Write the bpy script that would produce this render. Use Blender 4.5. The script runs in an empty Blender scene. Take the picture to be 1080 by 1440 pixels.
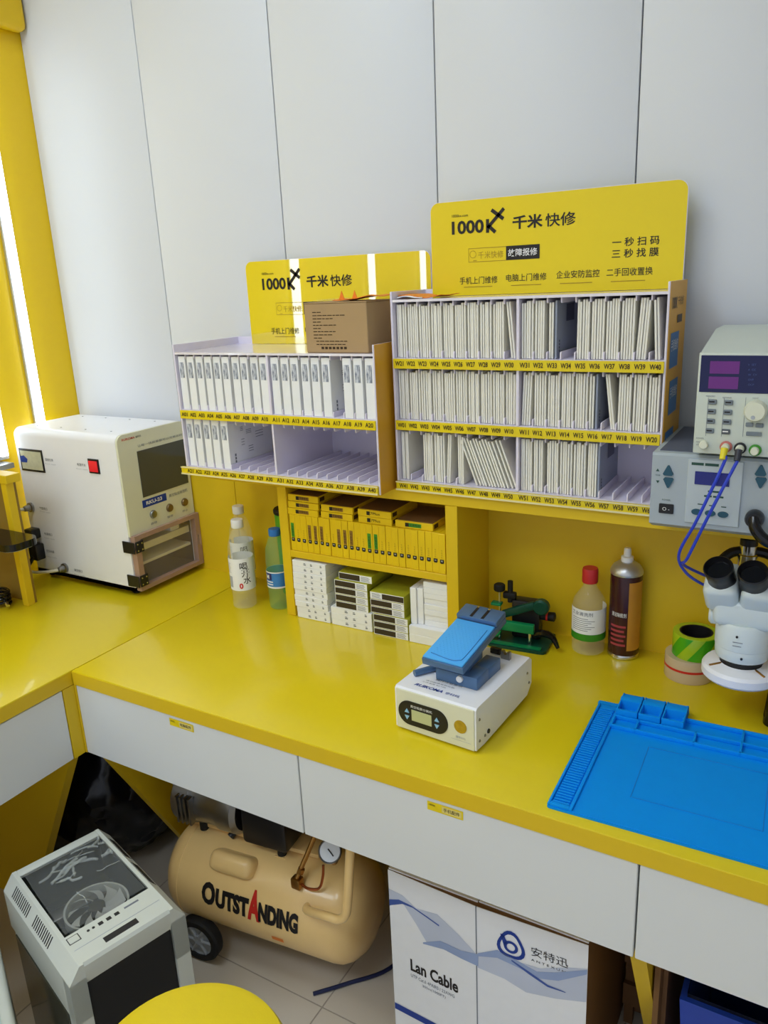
import bpy, bmesh, math, random
from mathutils import Vector, Matrix
random.seed(7)
PI = math.pi
SC = bpy.context.scene
COL = SC.collection

# ------------------------------------------------------------------ camera
F = 1099.3
PITCH, YAW, ROLL = math.radians(16.564), math.radians(30.761), math.radians(-2.672)
CAM = Vector((1.41318, -0.98694, 1.55))
_f = Vector((-math.sin(YAW) * math.cos(PITCH), math.cos(YAW) * math.cos(PITCH), -math.sin(PITCH)))
_r = Vector((math.cos(YAW), math.sin(YAW), 0))
_u = _r.cross(_f)
CR = math.cos(ROLL) * _r + math.sin(ROLL) * _u
CU = -math.sin(ROLL) * _r + math.cos(ROLL) * _u
cd = bpy.data.cameras.new('camera')
cam = bpy.data.objects.new('camera', cd)
COL.objects.link(cam)
cd.sensor_fit = 'VERTICAL'
cd.sensor_height = 36.0
cd.lens = 36.0 * F / 1440.0
cd.clip_start = 0.02
cam.matrix_world = Matrix(((CR.x, CU.x, -_f.x, CAM.x), (CR.y, CU.y, -_f.y, CAM.y), (CR.z, CU.z, -_f.z, CAM.z), (0, 0, 0, 1)))
SC.camera = cam

# ------------------------------------------------------------------ world, exposure
w = bpy.data.worlds.new('world')
SC.world = w
w.use_nodes = True
w.node_tree.nodes['Background'].inputs[0].default_value = (0.90, 0.97, 1.11, 1)
w.node_tree.nodes['Background'].inputs[1].default_value = 0.68
SC.view_settings.view_transform = 'Standard'
SC.view_settings.look = 'None'
SC.view_settings.gamma = 1.0
SC.view_settings.use_curve_mapping = False
SC.view_settings.exposure = 0.0
LED_STRENGTH = 6.3        # wall tubes
PANEL_STRENGTH = 11.0      # ceiling panels


def ray(px, py):
    return CR * ((px - 540) / F) - CU * ((py - 720) / F) + _f


def on(px, py, ax, v):
    """point of the photograph's pixel on the plane x / y / z = v"""
    d = ray(px, py)
    i = 'xyz'.index(ax)
    return CAM + d * ((v - CAM[i]) / d[i])


# ------------------------------------------------------------------ materials
def lin(c):
    return tuple((v / 255 / 12.92 if v / 255 <= 0.04045 else ((v / 255 + 0.055) / 1.055) ** 2.4) for v in c)


MATS = {}


def mat(name, rgb, rough=0.5, metal=0.0, var=0.05, scale=30.0, bump=0.0, bscale=200.0, emit=0.0, trans=0.0, ior=1.45, coat=0.0, alpha=1.0, spec=0.5, coat_ior=1.5, coat_rough=0.06):
    if name in MATS:
        return MATS[name]
    m = bpy.data.materials.new(name)
    m.use_nodes = True
    nt = m.node_tree
    b = nt.nodes['Principled BSDF']
    c = lin(rgb)
    b.inputs['Roughness'].default_value = rough
    b.inputs['Metallic'].default_value = metal
    b.inputs['IOR'].default_value = ior
    b.inputs['Specular IOR Level'].default_value = spec
    b.inputs['Coat Weight'].default_value = coat
    b.inputs['Coat Roughness'].default_value = coat_rough
    b.inputs['Coat IOR'].default_value = coat_ior
    b.inputs['Transmission Weight'].default_value = trans
    b.inputs['Alpha'].default_value = alpha
    b.inputs['Base Color'].default_value = (*c, 1)
    tc = nt.nodes.new('ShaderNodeTexCoord')
    if var > 0:
        n = nt.nodes.new('ShaderNodeTexNoise')
        n.inputs['Scale'].default_value = scale
        n.inputs['Detail'].default_value = 4
        nt.links.new(tc.outputs['Object'], n.inputs['Vector'])
        mx = nt.nodes.new('ShaderNodeMix')
        mx.data_type = 'RGBA'
        mx.inputs[6].default_value = (*[v * (1 - var) for v in c], 1)
        mx.inputs[7].default_value = (*[min(1, v * (1 + var)) for v in c], 1)
        nt.links.new(n.outputs['Fac'], mx.inputs[0])
        nt.links.new(mx.outputs[2], b.inputs['Base Color'])
    if bump > 0:
        n2 = nt.nodes.new('ShaderNodeTexNoise')
        n2.inputs['Scale'].default_value = bscale
        n2.inputs['Detail'].default_value = 3
        nt.links.new(tc.outputs['Object'], n2.inputs['Vector'])
        bp = nt.nodes.new('ShaderNodeBump')
        bp.inputs['Strength'].default_value = bump
        bp.inputs['Distance'].default_value = 0.002
        nt.links.new(n2.outputs['Fac'], bp.inputs['Height'])
        nt.links.new(bp.outputs[0], b.inputs['Normal'])
    if emit > 0:
        b.inputs['Emission Color'].default_value = (*c, 1)
        b.inputs['Emission Strength'].default_value = emit
    MATS[name] = m
    return m


YEL = mat('yellow_laminate', (230, 206, 24), 0.30, var=0.04, scale=6, bump=0.05, bscale=9, coat=0.25)
YELSH = mat('yellow_matt_shaded', (228, 192, 26), 0.45, var=0.04, scale=6)  # matt yellow for panels; the orange of their shade is put into the colour
YELP = mat('yellow_print', (236, 210, 24), 0.32, var=0.02, scale=8)
YELG = mat('yellow_print_gloss', (240, 214, 14), 0.3, var=0.02, scale=8, coat=1.0, coat_ior=2.1, coat_rough=0.015)
RACKG = mat('white_pvc_gloss', (236, 230, 238), 0.16, var=0.02, coat=0.5)
YELC = mat('yellow_card', (236, 200, 18), 0.42, var=0.06, scale=25)
YELB = mat('yellow_lightbox', (236, 196, 0), 0.35, var=0.03, scale=4)
STOOL = mat('yellow_vinyl', (235, 208, 20), 0.4, var=0.03, bump=0.1, bscale=300)
WALL = mat('white_panel', (218, 221, 226), 0.42, var=0.015, scale=2)
DRAW = mat('white_melamine', (226, 228, 226), 0.4, var=0.02, scale=5)
RACK = mat('white_pvc', (232, 226, 242), 0.4, var=0.02)
BOXW = mat('white_card', (244, 245, 247), 0.5, var=0.03, scale=40)
PACK = mat('ivory_card_pack', (242, 239, 228), 0.55, var=0.05, scale=60)
PACK2 = mat('blue_grey_card', (150, 158, 178), 0.5, var=0.05)
PACKD = mat('navy_print', (40, 46, 78), 0.4)
GRAYP = mat('grey_print', (120, 125, 135), 0.6)
LGRAYP = mat('light_grey_print', (176, 182, 190), 0.6)
INK = mat('black_ink', (26, 22, 22), 0.5, var=0.0)
INKBR = mat('brown_ink', (60, 40, 16), 0.5, var=0.0)
INKY = mat('ochre_ink', (178, 146, 24), 0.5, var=0.0)
INKW = mat('white_ink', (238, 238, 238), 0.5, var=0.0)
INKB = mat('blue_ink', (24, 60, 150), 0.5, var=0.0)
INKR = mat('red_ink', (205, 40, 30), 0.5, var=0.0)
INKG = mat('green_ink', (56, 140, 30), 0.5, var=0.0)
TAGBR = mat('brown_tag', (150, 112, 40), 0.55)
TAGG = mat('green_tag', (62, 150, 40), 0.5)
BLK = mat('black_plastic', (24, 24, 28), 0.35, var=0.1)
BLKM = mat('black_matt', (18, 18, 20), 0.6, var=0.1)
BLKG = mat('black_gloss', (14, 14, 18), 0.12, var=0.0)
RUB = mat('black_rubber', (26, 26, 27), 0.65, var=0.1, bump=0.2, bscale=120)
CHR = mat('chrome', (215, 215, 215), 0.18, metal=1.0, var=0.0)
STEEL = mat('steel', (150, 150, 150), 0.35, metal=1.0, var=0.06)
BRONZE = mat('bronze', (132, 112, 80), 0.4, metal=0.8, var=0.1)
BRASS = mat('brass', (170, 125, 65), 0.35, metal=1.0, var=0.1)
COPPER = mat('copper', (180, 100, 60), 0.35, metal=1.0, var=0.1)
WMET = mat('white_enamel', (244, 245, 250), 0.3, var=0.015)
CREAM = mat('cream_enamel', (226, 226, 200), 0.35, var=0.02)
DARKG = mat('dark_glass', (78, 78, 66), 0.10, var=0.1, scale=6)
CHAMB = mat('chamber_dark', (30, 40, 44), 0.3, var=0.2, scale=12)
FLOORM = mat('beige_tile', (212, 202, 186), 0.22, var=0.06, scale=5)
GROUT = mat('grout', (168, 158, 144), 0.8)
CEIL = mat('ceiling_white', (235, 235, 235), 0.7)
LED = mat('led_white', (224, 239, 255), 0.4, var=0, emit=LED_STRENGTH)
PANL = mat('panel_white', (226, 240, 255), 0.4, var=0, emit=PANEL_STRENGTH)
ALU = mat('aluminium', (200, 202, 204), 0.35, metal=0.8, var=0.03)
CARD = mat('kraft_card', (176, 146, 104), 0.7, var=0.06, scale=12, bump=0.1)
CARDE = mat('kraft_dark', (120, 84, 44), 0.7, var=0.08, scale=18)
TANK = mat('tan_paint', (250, 212, 142), 0.3, var=0.03, coat=0.3)
BLUEM = mat('blue_silicone', (0, 150, 246), 0.6, var=0.03, bump=0.08, bscale=150, spec=0.2)
BLUEL = mat('light_blue_silicone', (86, 180, 252), 0.5, var=0.03, spec=0.3)
BLUEG = mat('blue_grey_metal', (88, 120, 160), 0.35, metal=0.3, var=0.05)
BLUEB = mat('blue_bin', (30, 66, 170), 0.4, var=0.04)
GREEN = mat('green_anodised', (18, 140, 84), 0.35, metal=0.2, var=0.06)
GREEND = mat('dark_green_paint', (10, 72, 56), 0.4, metal=0.2, var=0.1)
OLIVE = mat('olive_card', (176, 176, 40), 0.5, var=0.05)
BRNK = mat('brown_black_print', (58, 48, 36), 0.5, var=0.08)
SCOPE = mat('scope_enamel', (220, 230, 230), 0.3, var=0.02, coat=0.2)
STAT = mat('station_grey', (172, 182, 188), 0.45, var=0.02)
STATD = mat('station_dark', (92, 98, 116), 0.5, var=0.04)
PSUW = mat('instrument_grey', (206, 214, 204), 0.42, var=0.02)
NAVY = mat('navy_window', (24, 28, 78), 0.15, var=0.1, scale=8)
PURP = mat('purple_readout', (110, 44, 130), 0.25, var=0.1)
TEAL = mat('teal_rubber', (40, 84, 104), 0.5)
BTNG = mat('button_grey', (120, 130, 138), 0.5)
CBL = mat('blue_cable', (48, 70, 205), 0.4, var=0)
LCD = mat('lcd', (196, 200, 150), 0.3, var=0.04)
GOLD = mat('gold_foil', (190, 160, 50), 0.3, metal=0.5, var=0.25, scale=120)
PETW = mat('clear_pet', (232, 236, 220), 0.05, var=0, alpha=0.15)
PETG = mat('green_pet', (130, 200, 130), 0.05, var=0, alpha=0.28)
ACRY = mat('clear_acrylic', (246, 226, 214), 0.05, var=0, alpha=0.10)
GLASSD = mat('smoked_glass', (40, 44, 40), 0.05, var=0, alpha=0.18, spec=0.25)
FILM = mat('plastic_film', (235, 240, 238), 0.12, var=0, alpha=0.10)
CASEW = mat('case_white', (214, 218, 208), 0.4, var=0.02)
CASEB = mat('case_interior', (30, 32, 30), 0.5, var=0.1)
BAG = mat('black_bag', (20, 22, 30), 0.22, var=0.2, bump=0.7, bscale=22)
WHT = mat('white_plastic', (240, 240, 240), 0.35, var=0.01)
RED = mat('red_plastic', (206, 46, 50), 0.4)
REDL = mat('red_switch', (226, 40, 50), 0.3, var=0, emit=0.25)
ORNG = mat('orange_sheet', (240, 130, 30), 0.4, var=0.06)
MAROON = mat('maroon_can', (62, 26, 30), 0.25, var=0.06)
AMBER = mat('amber_panel', (200, 140, 50), 0.4, var=0.1)
GREENC = mat('green_cup', (96, 178, 40), 0.35)
TAPEB = mat('clear_tape_roll', (206, 182, 150), 0.25, var=0.08, coat=0.4)
TAPEY = mat('lime_tape', (168, 200, 30), 0.25, var=0.05, coat=0.4)
TAPEG = mat('green_tape', (70, 170, 24), 0.25, var=0.05, coat=0.4)
WAVE1 = mat('pale_blue_print', (200, 207, 224), 0.5, var=0.08, scale=10)
WAVE2 = mat('mid_blue_print', (152, 170, 208), 0.5, var=0.1, scale=14)
WAVE3 = mat('deep_blue_print', (66, 92, 164), 0.5, var=0.1, scale=14)
WOOD = mat('brown_wood', (120, 84, 50), 0.6, var=0.15, scale=9)
SIDEPR = mat('orange_side_print', (222, 164, 40), 0.45, var=0.04)
BLUEPR = mat('blue_side_print', (62, 116, 180), 0.45, var=0.1, scale=50)


# ------------------------------------------------------------------ mesh builder
class B:
    def __init__(s):
        s.bm = bmesh.new()
        s.mi = 0

    def _new(s, fs):
        for f in fs:
            f.material_index = s.mi
        return s

    def geo(s, verts, faces):
        vs = [s.bm.verts.new(v) for v in verts]
        out = []
        for f in faces:
            try:
                out.append(s.bm.faces.new([vs[i] for i in f]))
            except ValueError:
                pass
        return s._new(out)

    def box(s, x0, x1, y0, y1, z0, z1, bev=0.0, seg=2):
        v = [(x, y, z) for x in (x0, x1) for y in (y0, y1) for z in (z0, z1)]
        fc = [(0, 1, 3, 2), (4, 6, 7, 5), (0, 4, 5, 1), (2, 3, 7, 6), (0, 2, 6, 4), (1, 5, 7, 3)]
        vs = [s.bm.verts.new(p) for p in v]
        fs = [s.bm.faces.new([vs[i] for i in f]) for f in fc]
        s._new(fs)
        if bev > 0:
            es = list({e for f in fs for e in f.edges})
            r = bmesh.ops.bevel(s.bm, geom=es, offset=bev, segments=seg, affect='EDGES', profile=0.5)
            s._new(r['faces'])
        return s

    def prism(s, poly, a0, a1, ax='y'):
        """polygon in the plane across ax, extruded from a0 to a1"""
        def P(u, v, a):
            return {'y': (u, a, v), 'x': (a, u, v), 'z': (u, v, a)}[ax]
        n = len(poly)
        vs = [P(u, v, a0) for u, v in poly] + [P(u, v, a1) for u, v in poly]
        fs = [tuple(range(n)), tuple(range(2 * n - 1, n - 1, -1))] + [(i, i + n, (i + 1) % n + n, (i + 1) % n) for i in range(n)]
        return s.geo(vs, fs)

    def cyl(s, p0, p1, r0, r1=None, n=20, cap=True):
        r1 = r0 if r1 is None else r1
        return s.lathe([(r0, 0), (r1, (Vector(p1) - Vector(p0)).length)], n, p0, Vector(p1) - Vector(p0), cap)

    def lathe(s, prof, n=24, org=(0, 0, 0), axis=(0, 0, 1), cap=True):
        q = Vector((0, 0, 1)).rotation_difference(Vector(axis).normalized())
        org = Vector(org)
        rings = []
        for r, z in prof:
            rings.append([s.bm.verts.new(org + q @ Vector((r * math.cos(2 * PI * k / n), r * math.sin(2 * PI * k / n), z))) for k in range(n)])
        fs = []
        for a, b in zip(rings, rings[1:]):
            for k in range(n):
                fs.append(s.bm.faces.new((a[k], a[(k + 1) % n], b[(k + 1) % n], b[k])))
        if cap:
            if prof[0][0] > 1e-6:
                fs.append(s.bm.faces.new(rings[0][::-1]))
            if prof[-1][0] > 1e-6:
                fs.append(s.bm.faces.new(rings[-1]))
        return s._new(fs)

    def tube(s, pts, r, n=8, smooth=6):
        P = [Vector(p) for p in pts]
        if smooth and len(P) > 2:
            Q = []
            for i in range(len(P) - 1):
                a, b, c, d = P[max(i - 1, 0)], P[i], P[i + 1], P[min(i + 2, len(P) - 1)]
                for k in range(smooth):
                    t = k / smooth
                    Q.append(0.5 * ((2 * b) + (c - a) * t + (2 * a - 5 * b + 4 * c - d) * t * t + (3 * b - 3 * c + d - a) * t ** 3))
            P = Q + [P[-1]]
        rings = []
        nrm = None
        for i, p in enumerate(P):
            t = (P[min(i + 1, len(P) - 1)] - P[max(i - 1, 0)]).normalized()
            if nrm is None:
                nrm = t.orthogonal().normalized()
            else:
                nrm = (nrm - t * nrm.dot(t)).normalized()
            bn = t.cross(nrm)
            rr = r[i] if isinstance(r, (list, tuple)) else r
            rings.append([s.bm.verts.new(p + (nrm * math.cos(2 * PI * k / n) + bn * math.sin(2 * PI * k / n)) * rr) for k in range(n)])
        fs = []
        for a, b in zip(rings, rings[1:]):
            for k in range(n):
                fs.append(s.bm.faces.new((a[k], a[(k + 1) % n], b[(k + 1) % n], b[k])))
        fs.append(s.bm.faces.new(rings[0][::-1]))
        fs.append(s.bm.faces.new(rings[-1]))
        return s._new(fs)

    def xf(s, M):
        bmesh.ops.transform(s.bm, matrix=M, verts=s.bm.verts)
        return s

    def mesh(s, name, mats, smooth=True):
        bmesh.ops.recalc_face_normals(s.bm, faces=s.bm.faces) if not getattr(s, 'flat', False) else None
        me = bpy.data.meshes.new(name)
        s.bm.to_mesh(me)
        s.bm.free()
        for m in (mats if isinstance(mats, (list, tuple)) else [mats]):
            me.materials.append(m)
        if smooth:
            for p in me.polygons:
                p.use_smooth = True
            me.set_sharp_from_angle(angle=math.radians(32))
        return me


WORLD_ROOT = {}


def root_of(o):
    while o.parent:
        o = o.parent
    return o


def setp(o, label, cat, group=None):
    o['label'] = label
    o['category'] = cat
    if group:
        o['group'] = group
    return o


def thing(name, label, cat, loc=(0, 0, 0), rotz=0.0, group=None, world=True):
    """Empty at the thing's base; world=True: its parts are written in world coordinates"""
    o = bpy.data.objects.new(name, None)
    COL.objects.link(o)
    o.empty_display_size = 0.05
    o.location = loc
    o.rotation_euler = (0, 0, rotz)
    if world and rotz == 0:
        WORLD_ROOT[o.name] = Vector(loc)
    return setp(o, label, cat, group)


def part(b, name, mats, parent, label=None, smooth=True):
    off = WORLD_ROOT.get(root_of(parent).name)
    if off is not None:
        b.xf(Matrix.Translation(-off))
    o = bpy.data.objects.new(name, b.mesh(name, mats, smooth))
    COL.objects.link(o)
    o.parent = parent
    if label:
        o['label'] = label
    if name in ('print', 'small_print'):
        o['kind'] = 'stuff'
    return o


def piece(me, name, parent, loc, rot=(0, 0, 0)):
    """a repeated part that shares mesh data; loc in world coordinates for world roots"""
    off = WORLD_ROOT.get(root_of(parent).name)
    o = bpy.data.objects.new(name, me)
    COL.objects.link(o)
    o.parent = parent
    o.location = Vector(loc) - (off if off is not None else Vector((0, 0, 0)))
    o.rotation_euler = rot
    return o


def solo(b, name, mats, label, cat, group=None, smooth=True):
    """a thing that is one mesh, given in world coordinates; origin moved to its base"""
    xs = [v.co.x for v in b.bm.verts]; ys = [v.co.y for v in b.bm.verts]; zs = [v.co.z for v in b.bm.verts]
    o0 = Vector(((min(xs) + max(xs)) / 2, (min(ys) + max(ys)) / 2, min(zs)))
    b.xf(Matrix.Translation(-o0))
    o = bpy.data.objects.new(name, b.mesh(name, mats, smooth))
    COL.objects.link(o)
    o.location = o0
    return setp(o, label, cat, group)


def struct(b, name, mats, parent=None, smooth=True):
    o = bpy.data.objects.new(name, b.mesh(name, mats, smooth))
    COL.objects.link(o)
    if parent:
        o.parent = parent
    else:
        o['kind'] = 'structure'
    return o


def dup(root, loc, label=None, rotz=None):
    def cp(o, p):
        c = o.copy()
        COL.objects.link(c)
        c.parent = p
        for ch in o.children:
            cp(ch, c)
        return c
    r = cp(root, None)
    r.location = loc
    if rotz is not None:
        r.rotation_euler = (0, 0, rotz)
    if label:
        r['label'] = label
    return r


# ------------------------------------------------------------------ lettering
_tc = bpy.data.curves.new('lettering_source', 'FONT')
_tc.resolution_u = 3
_to = bpy.data.objects.new('lettering_source', _tc)
TCACHE = {}


def glyphs(body, bold=0.0):
    k = (body, bold)
    if k not in TCACHE:
        _tc.body = body
        _tc.size = 1.0
        _tc.offset = bold
        me = bpy.data.meshes.new_from_object(_to)
        vs = [tuple(v.co) for v in me.vertices]
        fs = [tuple(p.vertices) for p in me.polygons]
        bpy.data.meshes.remove(me)
        xs = [v[0] for v in vs] or [0]; ys = [v[1] for v in vs] or [0]
        TCACHE[k] = (vs, fs, min(xs), max(xs), min(ys), max(ys))
    return TCACHE[k]


def ink(b, body, o, xd, yd, h=None, w=None, align='l', bold=0.0, lift=0.0007, shear=0.0):
    """add flat lettering to builder b: o = lower-left (or centre / right) corner, h = cap height, w = width to fill"""
    vs, fs, x0, x1, y0, y1 = glyphs(body, bold)
    xd = Vector(xd).normalized(); yd = Vector(yd).normalized(); n = xd.cross(yd)
    sy = h / (y1 - y0) if h else w / (x1 - x0)
    sx = w / (x1 - x0) if w else sy
    ox = {'l': 0, 'c': -(x1 - x0) * sx / 2, 'r': -(x1 - x0) * sx}[align]
    o = Vector(o)
    b.flat = True
    b.geo([o + xd * ((v[0] - x0) * sx + ox + shear * (v[1] - y0) * sy) + yd * ((v[1] - y0) * sy) + n * lift for v in vs], fs)
    return b


def quad(b, o, xd, yd, w, h, lift=0.0005):
    xd = Vector(xd).normalized(); yd = Vector(yd).normalized(); n = xd.cross(yd)
    o = Vector(o) + n * lift
    b.flat = True
    return b.geo([o, o + xd * w, o + xd * w + yd * h, o + yd * h], [(0, 1, 2, 3)])


X, Y, Z = Vector((1, 0, 0)), Vector((0, 1, 0)), Vector((0, 0, 1))


def rrect(x0, x1, y0, y1, r, n=5, corners=(1, 1, 1, 1)):
    """rounded rectangle polygon; corners: bl, br, tr, tl"""
    out = []
    for (cx, cy, a0, px, py), c in zip(((x0 + r, y0 + r, PI, x0, y0), (x1 - r, y0 + r, 1.5 * PI, x1, y0), (x1 - r, y1 - r, 0, x1, y1), (x0 + r, y1 - r, 0.5 * PI, x0, y1)), corners):
        if c:
            out += [(cx + r * math.cos(a0 + k / n * PI / 2), cy + r * math.sin(a0 + k / n * PI / 2)) for k in range(n + 1)]
        else:
            out.append((px, py))
    return out

# ================================================================== SETTING
YW = 0.635          # face of the back wall
XL = -0.645         # face of the left wall
# floor with tiles
fl = struct(B().box(XL - 0.1, 2.9, -2.7, YW + 0.1, -0.06, -0.0013), 'floor', GROUT)
T = 0.6
tile_me = B().box(0.0015, T - 0.0015, 0.0015, T - 0.0015, -0.0013, 0.0, 0.0005, 1).mesh('tile', FLOORM)
for i in range(6):
    for j in range(6):
        o = piece(tile_me, 'tile', fl, (XL + i * T, YW - 0.6 - j * T + 0.05, 0))
# back wall with upright panels
wb = struct(B().box(XL - 0.1, 2.9, YW + 0.008, YW + 0.1, 0, 2.85), 'wall_back', GRAYP)
S0, SP = -0.2135, 0.4158
edges = [XL] + [S0 + SP * k for k in range(7)] + [2.9]
for a, b_ in zip(edges, edges[1:]):
    o = struct(B().box(a + 0.0012, b_ - 0.0012, YW, YW + 0.008, 0, 2.85, 0.0018, 2), 'wall_panel', WALL, wb)
# left wall: yellow cladding with a header and a pale sill
struct(B().box(XL - 0.1, XL, -2.7, YW + 0.1, 0, 2.85), 'wall_left', YELB)
struct(B().box(XL, XL + 0.045, -2.6, YW - 0.002, 2.235, 2.50, 0.02, 3), 'trim_1', YELB)
struct(B().box(XL, XL + 0.05, -1.9, 0.352, 1.085, 1.10, 0.002), 'trim_2', ALU)
struct(B().box(XL - 0.1, 2.9, -2.7, YW + 0.1, 2.85, 2.95), 'ceiling', CEIL)
struct(B().box(2.9, 3.0, -2.7, YW + 0.1, 0, 2.85), 'added_wall_right', WALL)  # unseen, added to keep world light off the right side
# LED tubes on the left wall
for k, (y, z0, which) in enumerate(((0.487, 0.80, 'nearest the white wall panels'), (0.350, 1.105, 'second from the white wall panels'), (-0.585, 1.105, 'third along the yellow wall'), (-1.216, 1.105, 'fourth along the yellow wall'), (-1.762, 1.105, 'last along the yellow wall'))):
    t = thing('led_tube', 'upright white LED tube on the yellow left wall, ' + which, 'light', (XL, y, z0), group='LED tubes on the yellow wall')
    part(B().box(XL, XL + 0.010, y - (0.017 if k < 2 else 0.03), y + (0.017 if k < 2 else 0.03), z0, 2.23, 0.002), 'housing', ALU, t)
    part(B().box(XL + 0.010, XL + 0.020, y - (0.0115 if k < 2 else 0.026), y + (0.0115 if k < 2 else 0.026), z0 + 0.01, 2.22, 0.003), 'diffuser', LED, t, 'glowing white strip')
# ceiling panel lights
for k, (x, y, wch) in enumerate(((0.1, -0.45, 'over the corner of the desks'), (0.75, -1.5, 'behind the stool'), (-0.1, -1.9, 'farthest from the desks'))):
    t = thing('ceiling_light', 'flat white LED ceiling panel ' + wch, 'light', (x, y, 2.83), group='ceiling panels')
    part(B().box(x - 0.31, x + 0.31, y - 0.31, y + 0.31, 2.835, 2.85, 0.003), 'frame', WMET, t)
    part(B().box(x - 0.29, x + 0.29, y - 0.29, y + 0.29, 2.828, 2.835), 'diffuser', PANL, t)

# ================================================================== DESKS
ZD = 0.75
md = thing('workbench', 'long yellow workbench with white drawers and slanted yellow legs along the back wall', 'desk', (0.95, 0.3, 0))
part(B().box(0.001, 1.95, 0.0, YW - 0.003, 0.715, ZD, 0.0025), 'desktop', YEL, md)
part(B().box(0.0015, 1.95, -0.0007, 0.1, 0.7165, 0.7475), 'shaded_edge', YELSH, md)  # front edge of the desktop, its shade put into the colour
part(B().box(-0.0005, 0.0048, 0.001, 0.021, 0.542, 0.7148), 'corner_stile', YELSH, md)
legpoly = [(0.018, 0.545), (YW - 0.02, 0.545), (YW - 0.02, 0.0), (0.302, 0.0)]
for x in (0.006, 1.218, 1.83):
    part(B().prism(legpoly, x, x + 0.025, 'x'), 'leg_panel', YELSH, md)
part(B().box(0.032, 1.216, YW - 0.045, YW - 0.022, 0.0, 0.545), 'modesty_panel', YELSH, md)
part(B().box(1.245, 1.828, YW - 0.045, YW - 0.022, 0.0, 0.545), 'modesty_panel', YELSH, md)
part(B().box(0.002, 1.95, 0.03, YW - 0.02, 0.546, 0.56), 'underside', YELSH, md)
for k, (a, b_) in enumerate(((0.005, 0.6125), (0.6155, 1.2285), (1.2315, 1.845))):
    d = part(B().box(a, b_, 0.002, 0.021, 0.542, 0.7135, 0.0012, 1), 'drawer_front', DRAW, md)
    if k < 2:
        xs = (0.289, 0.883)[k]
        st = part(quad(B(), (xs, 0.002, 0.691), X, Z, 0.066, 0.017, 0.0006), 'sticker', YELP, d)
        bb = B()
        quad(bb, (xs + 0.027, 0.002, 0.6935), X, Z, 0.036, 0.012, 0.0009)
        part(bb, 'sticker_field', mat('pale_yellow', (232, 214, 120), 0.5), d)
        bb = B()
        ink(bb, ('电脑配件', '手机配件')[k], (xs + 0.030, 0.002, 0.696), X, Z, h=0.0075, w=0.030, lift=0.0012, bold=0.004)
        part(bb, 'lettering', INKBR, d)
        bb = B()
        ink(bb, '1000K', (xs + 0.003, 0.002, 0.7005), X, Z, h=0.0035, lift=0.0012)
        part(bb, 'lettering', INKBR, d)
sd = thing('side_desk', 'yellow desk with a white drawer along the left wall, at right angles to the workbench', 'desk', (-0.32, -0.5, 0))
part(B().box(XL + 0.002, -0.001, -1.9, YW - 0.003, 0.715, ZD, 0.0025), 'desktop', YEL, sd)
part(B().box(-0.025, -0.0005, -0.0285, 0.0005, 0.542, 0.7148), 'corner_stile', YELSH, sd)
part(B().box(XL + 0.003, -0.001, -1.9, -0.001, 0.7165, 0.7475).xf(Matrix.Translation((0.0006, 0, 0))), 'shaded_edge', YELSH, sd)  # side desk edge, shade painted in the same way
lp = [(-0.018, 0.545), (XL + 0.02, 0.545), (XL + 0.02, 0.0), (-0.302, 0.0)]
for y in (-0.024, -1.25):
    part(B().prism(lp, y, y + 0.025, 'y'), 'leg_panel', YELSH, sd)
for a, b_ in ((-0.64, -0.03), (-1.255, -0.645)):
    part(B().box(-0.021, -0.002, a, b_, 0.542, 0.7135, 0.0012, 1), 'drawer_front', DRAW, sd)
part(B().box(XL + 0.002, -0.03, -1.88, YW - 0.02, 0.546, 0.56), 'underside', YELSH, sd)

# ------------------------------------------------------------------ hutch
HY = 0.45
ht = thing('desk_hutch', 'yellow hutch of posts and shelves standing at the back of the workbench', 'shelf', (0.7, 0.54, ZD))
part(B().box(0.260, 0.286, HY, 0.619, ZD, 1.085, 0.001, 1), 'post', YELSH, ht)
part(B().box(0.709, 0.737, HY, 0.619, ZD, 1.085, 0.001, 1), 'post', YELSH, ht)
part(B().box(1.86, 1.885, HY, 0.619, ZD, 1.085, 0.001, 1), 'post', YELSH, ht)
part(B().box(0.030, 1.885, HY - 0.002, 0.632, 1.085, 1.109, 0.001, 1), 'top_board', YELSH, ht)
part(B().box(0.286, 0.709, HY, 0.619, 0.908, 0.925, 0.001, 1), 'shelf', YELSH, ht)
part(B().box(-0.023, 1.885, 0.620, 0.632, ZD, 1.085), 'back_panel', YELSH, ht)
part(B().box(-0.64, -0.025, 0.620, 0.632, ZD, 1.085), 'back_panel', YELSH, ht)

# ================================================================== RACKS


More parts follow.
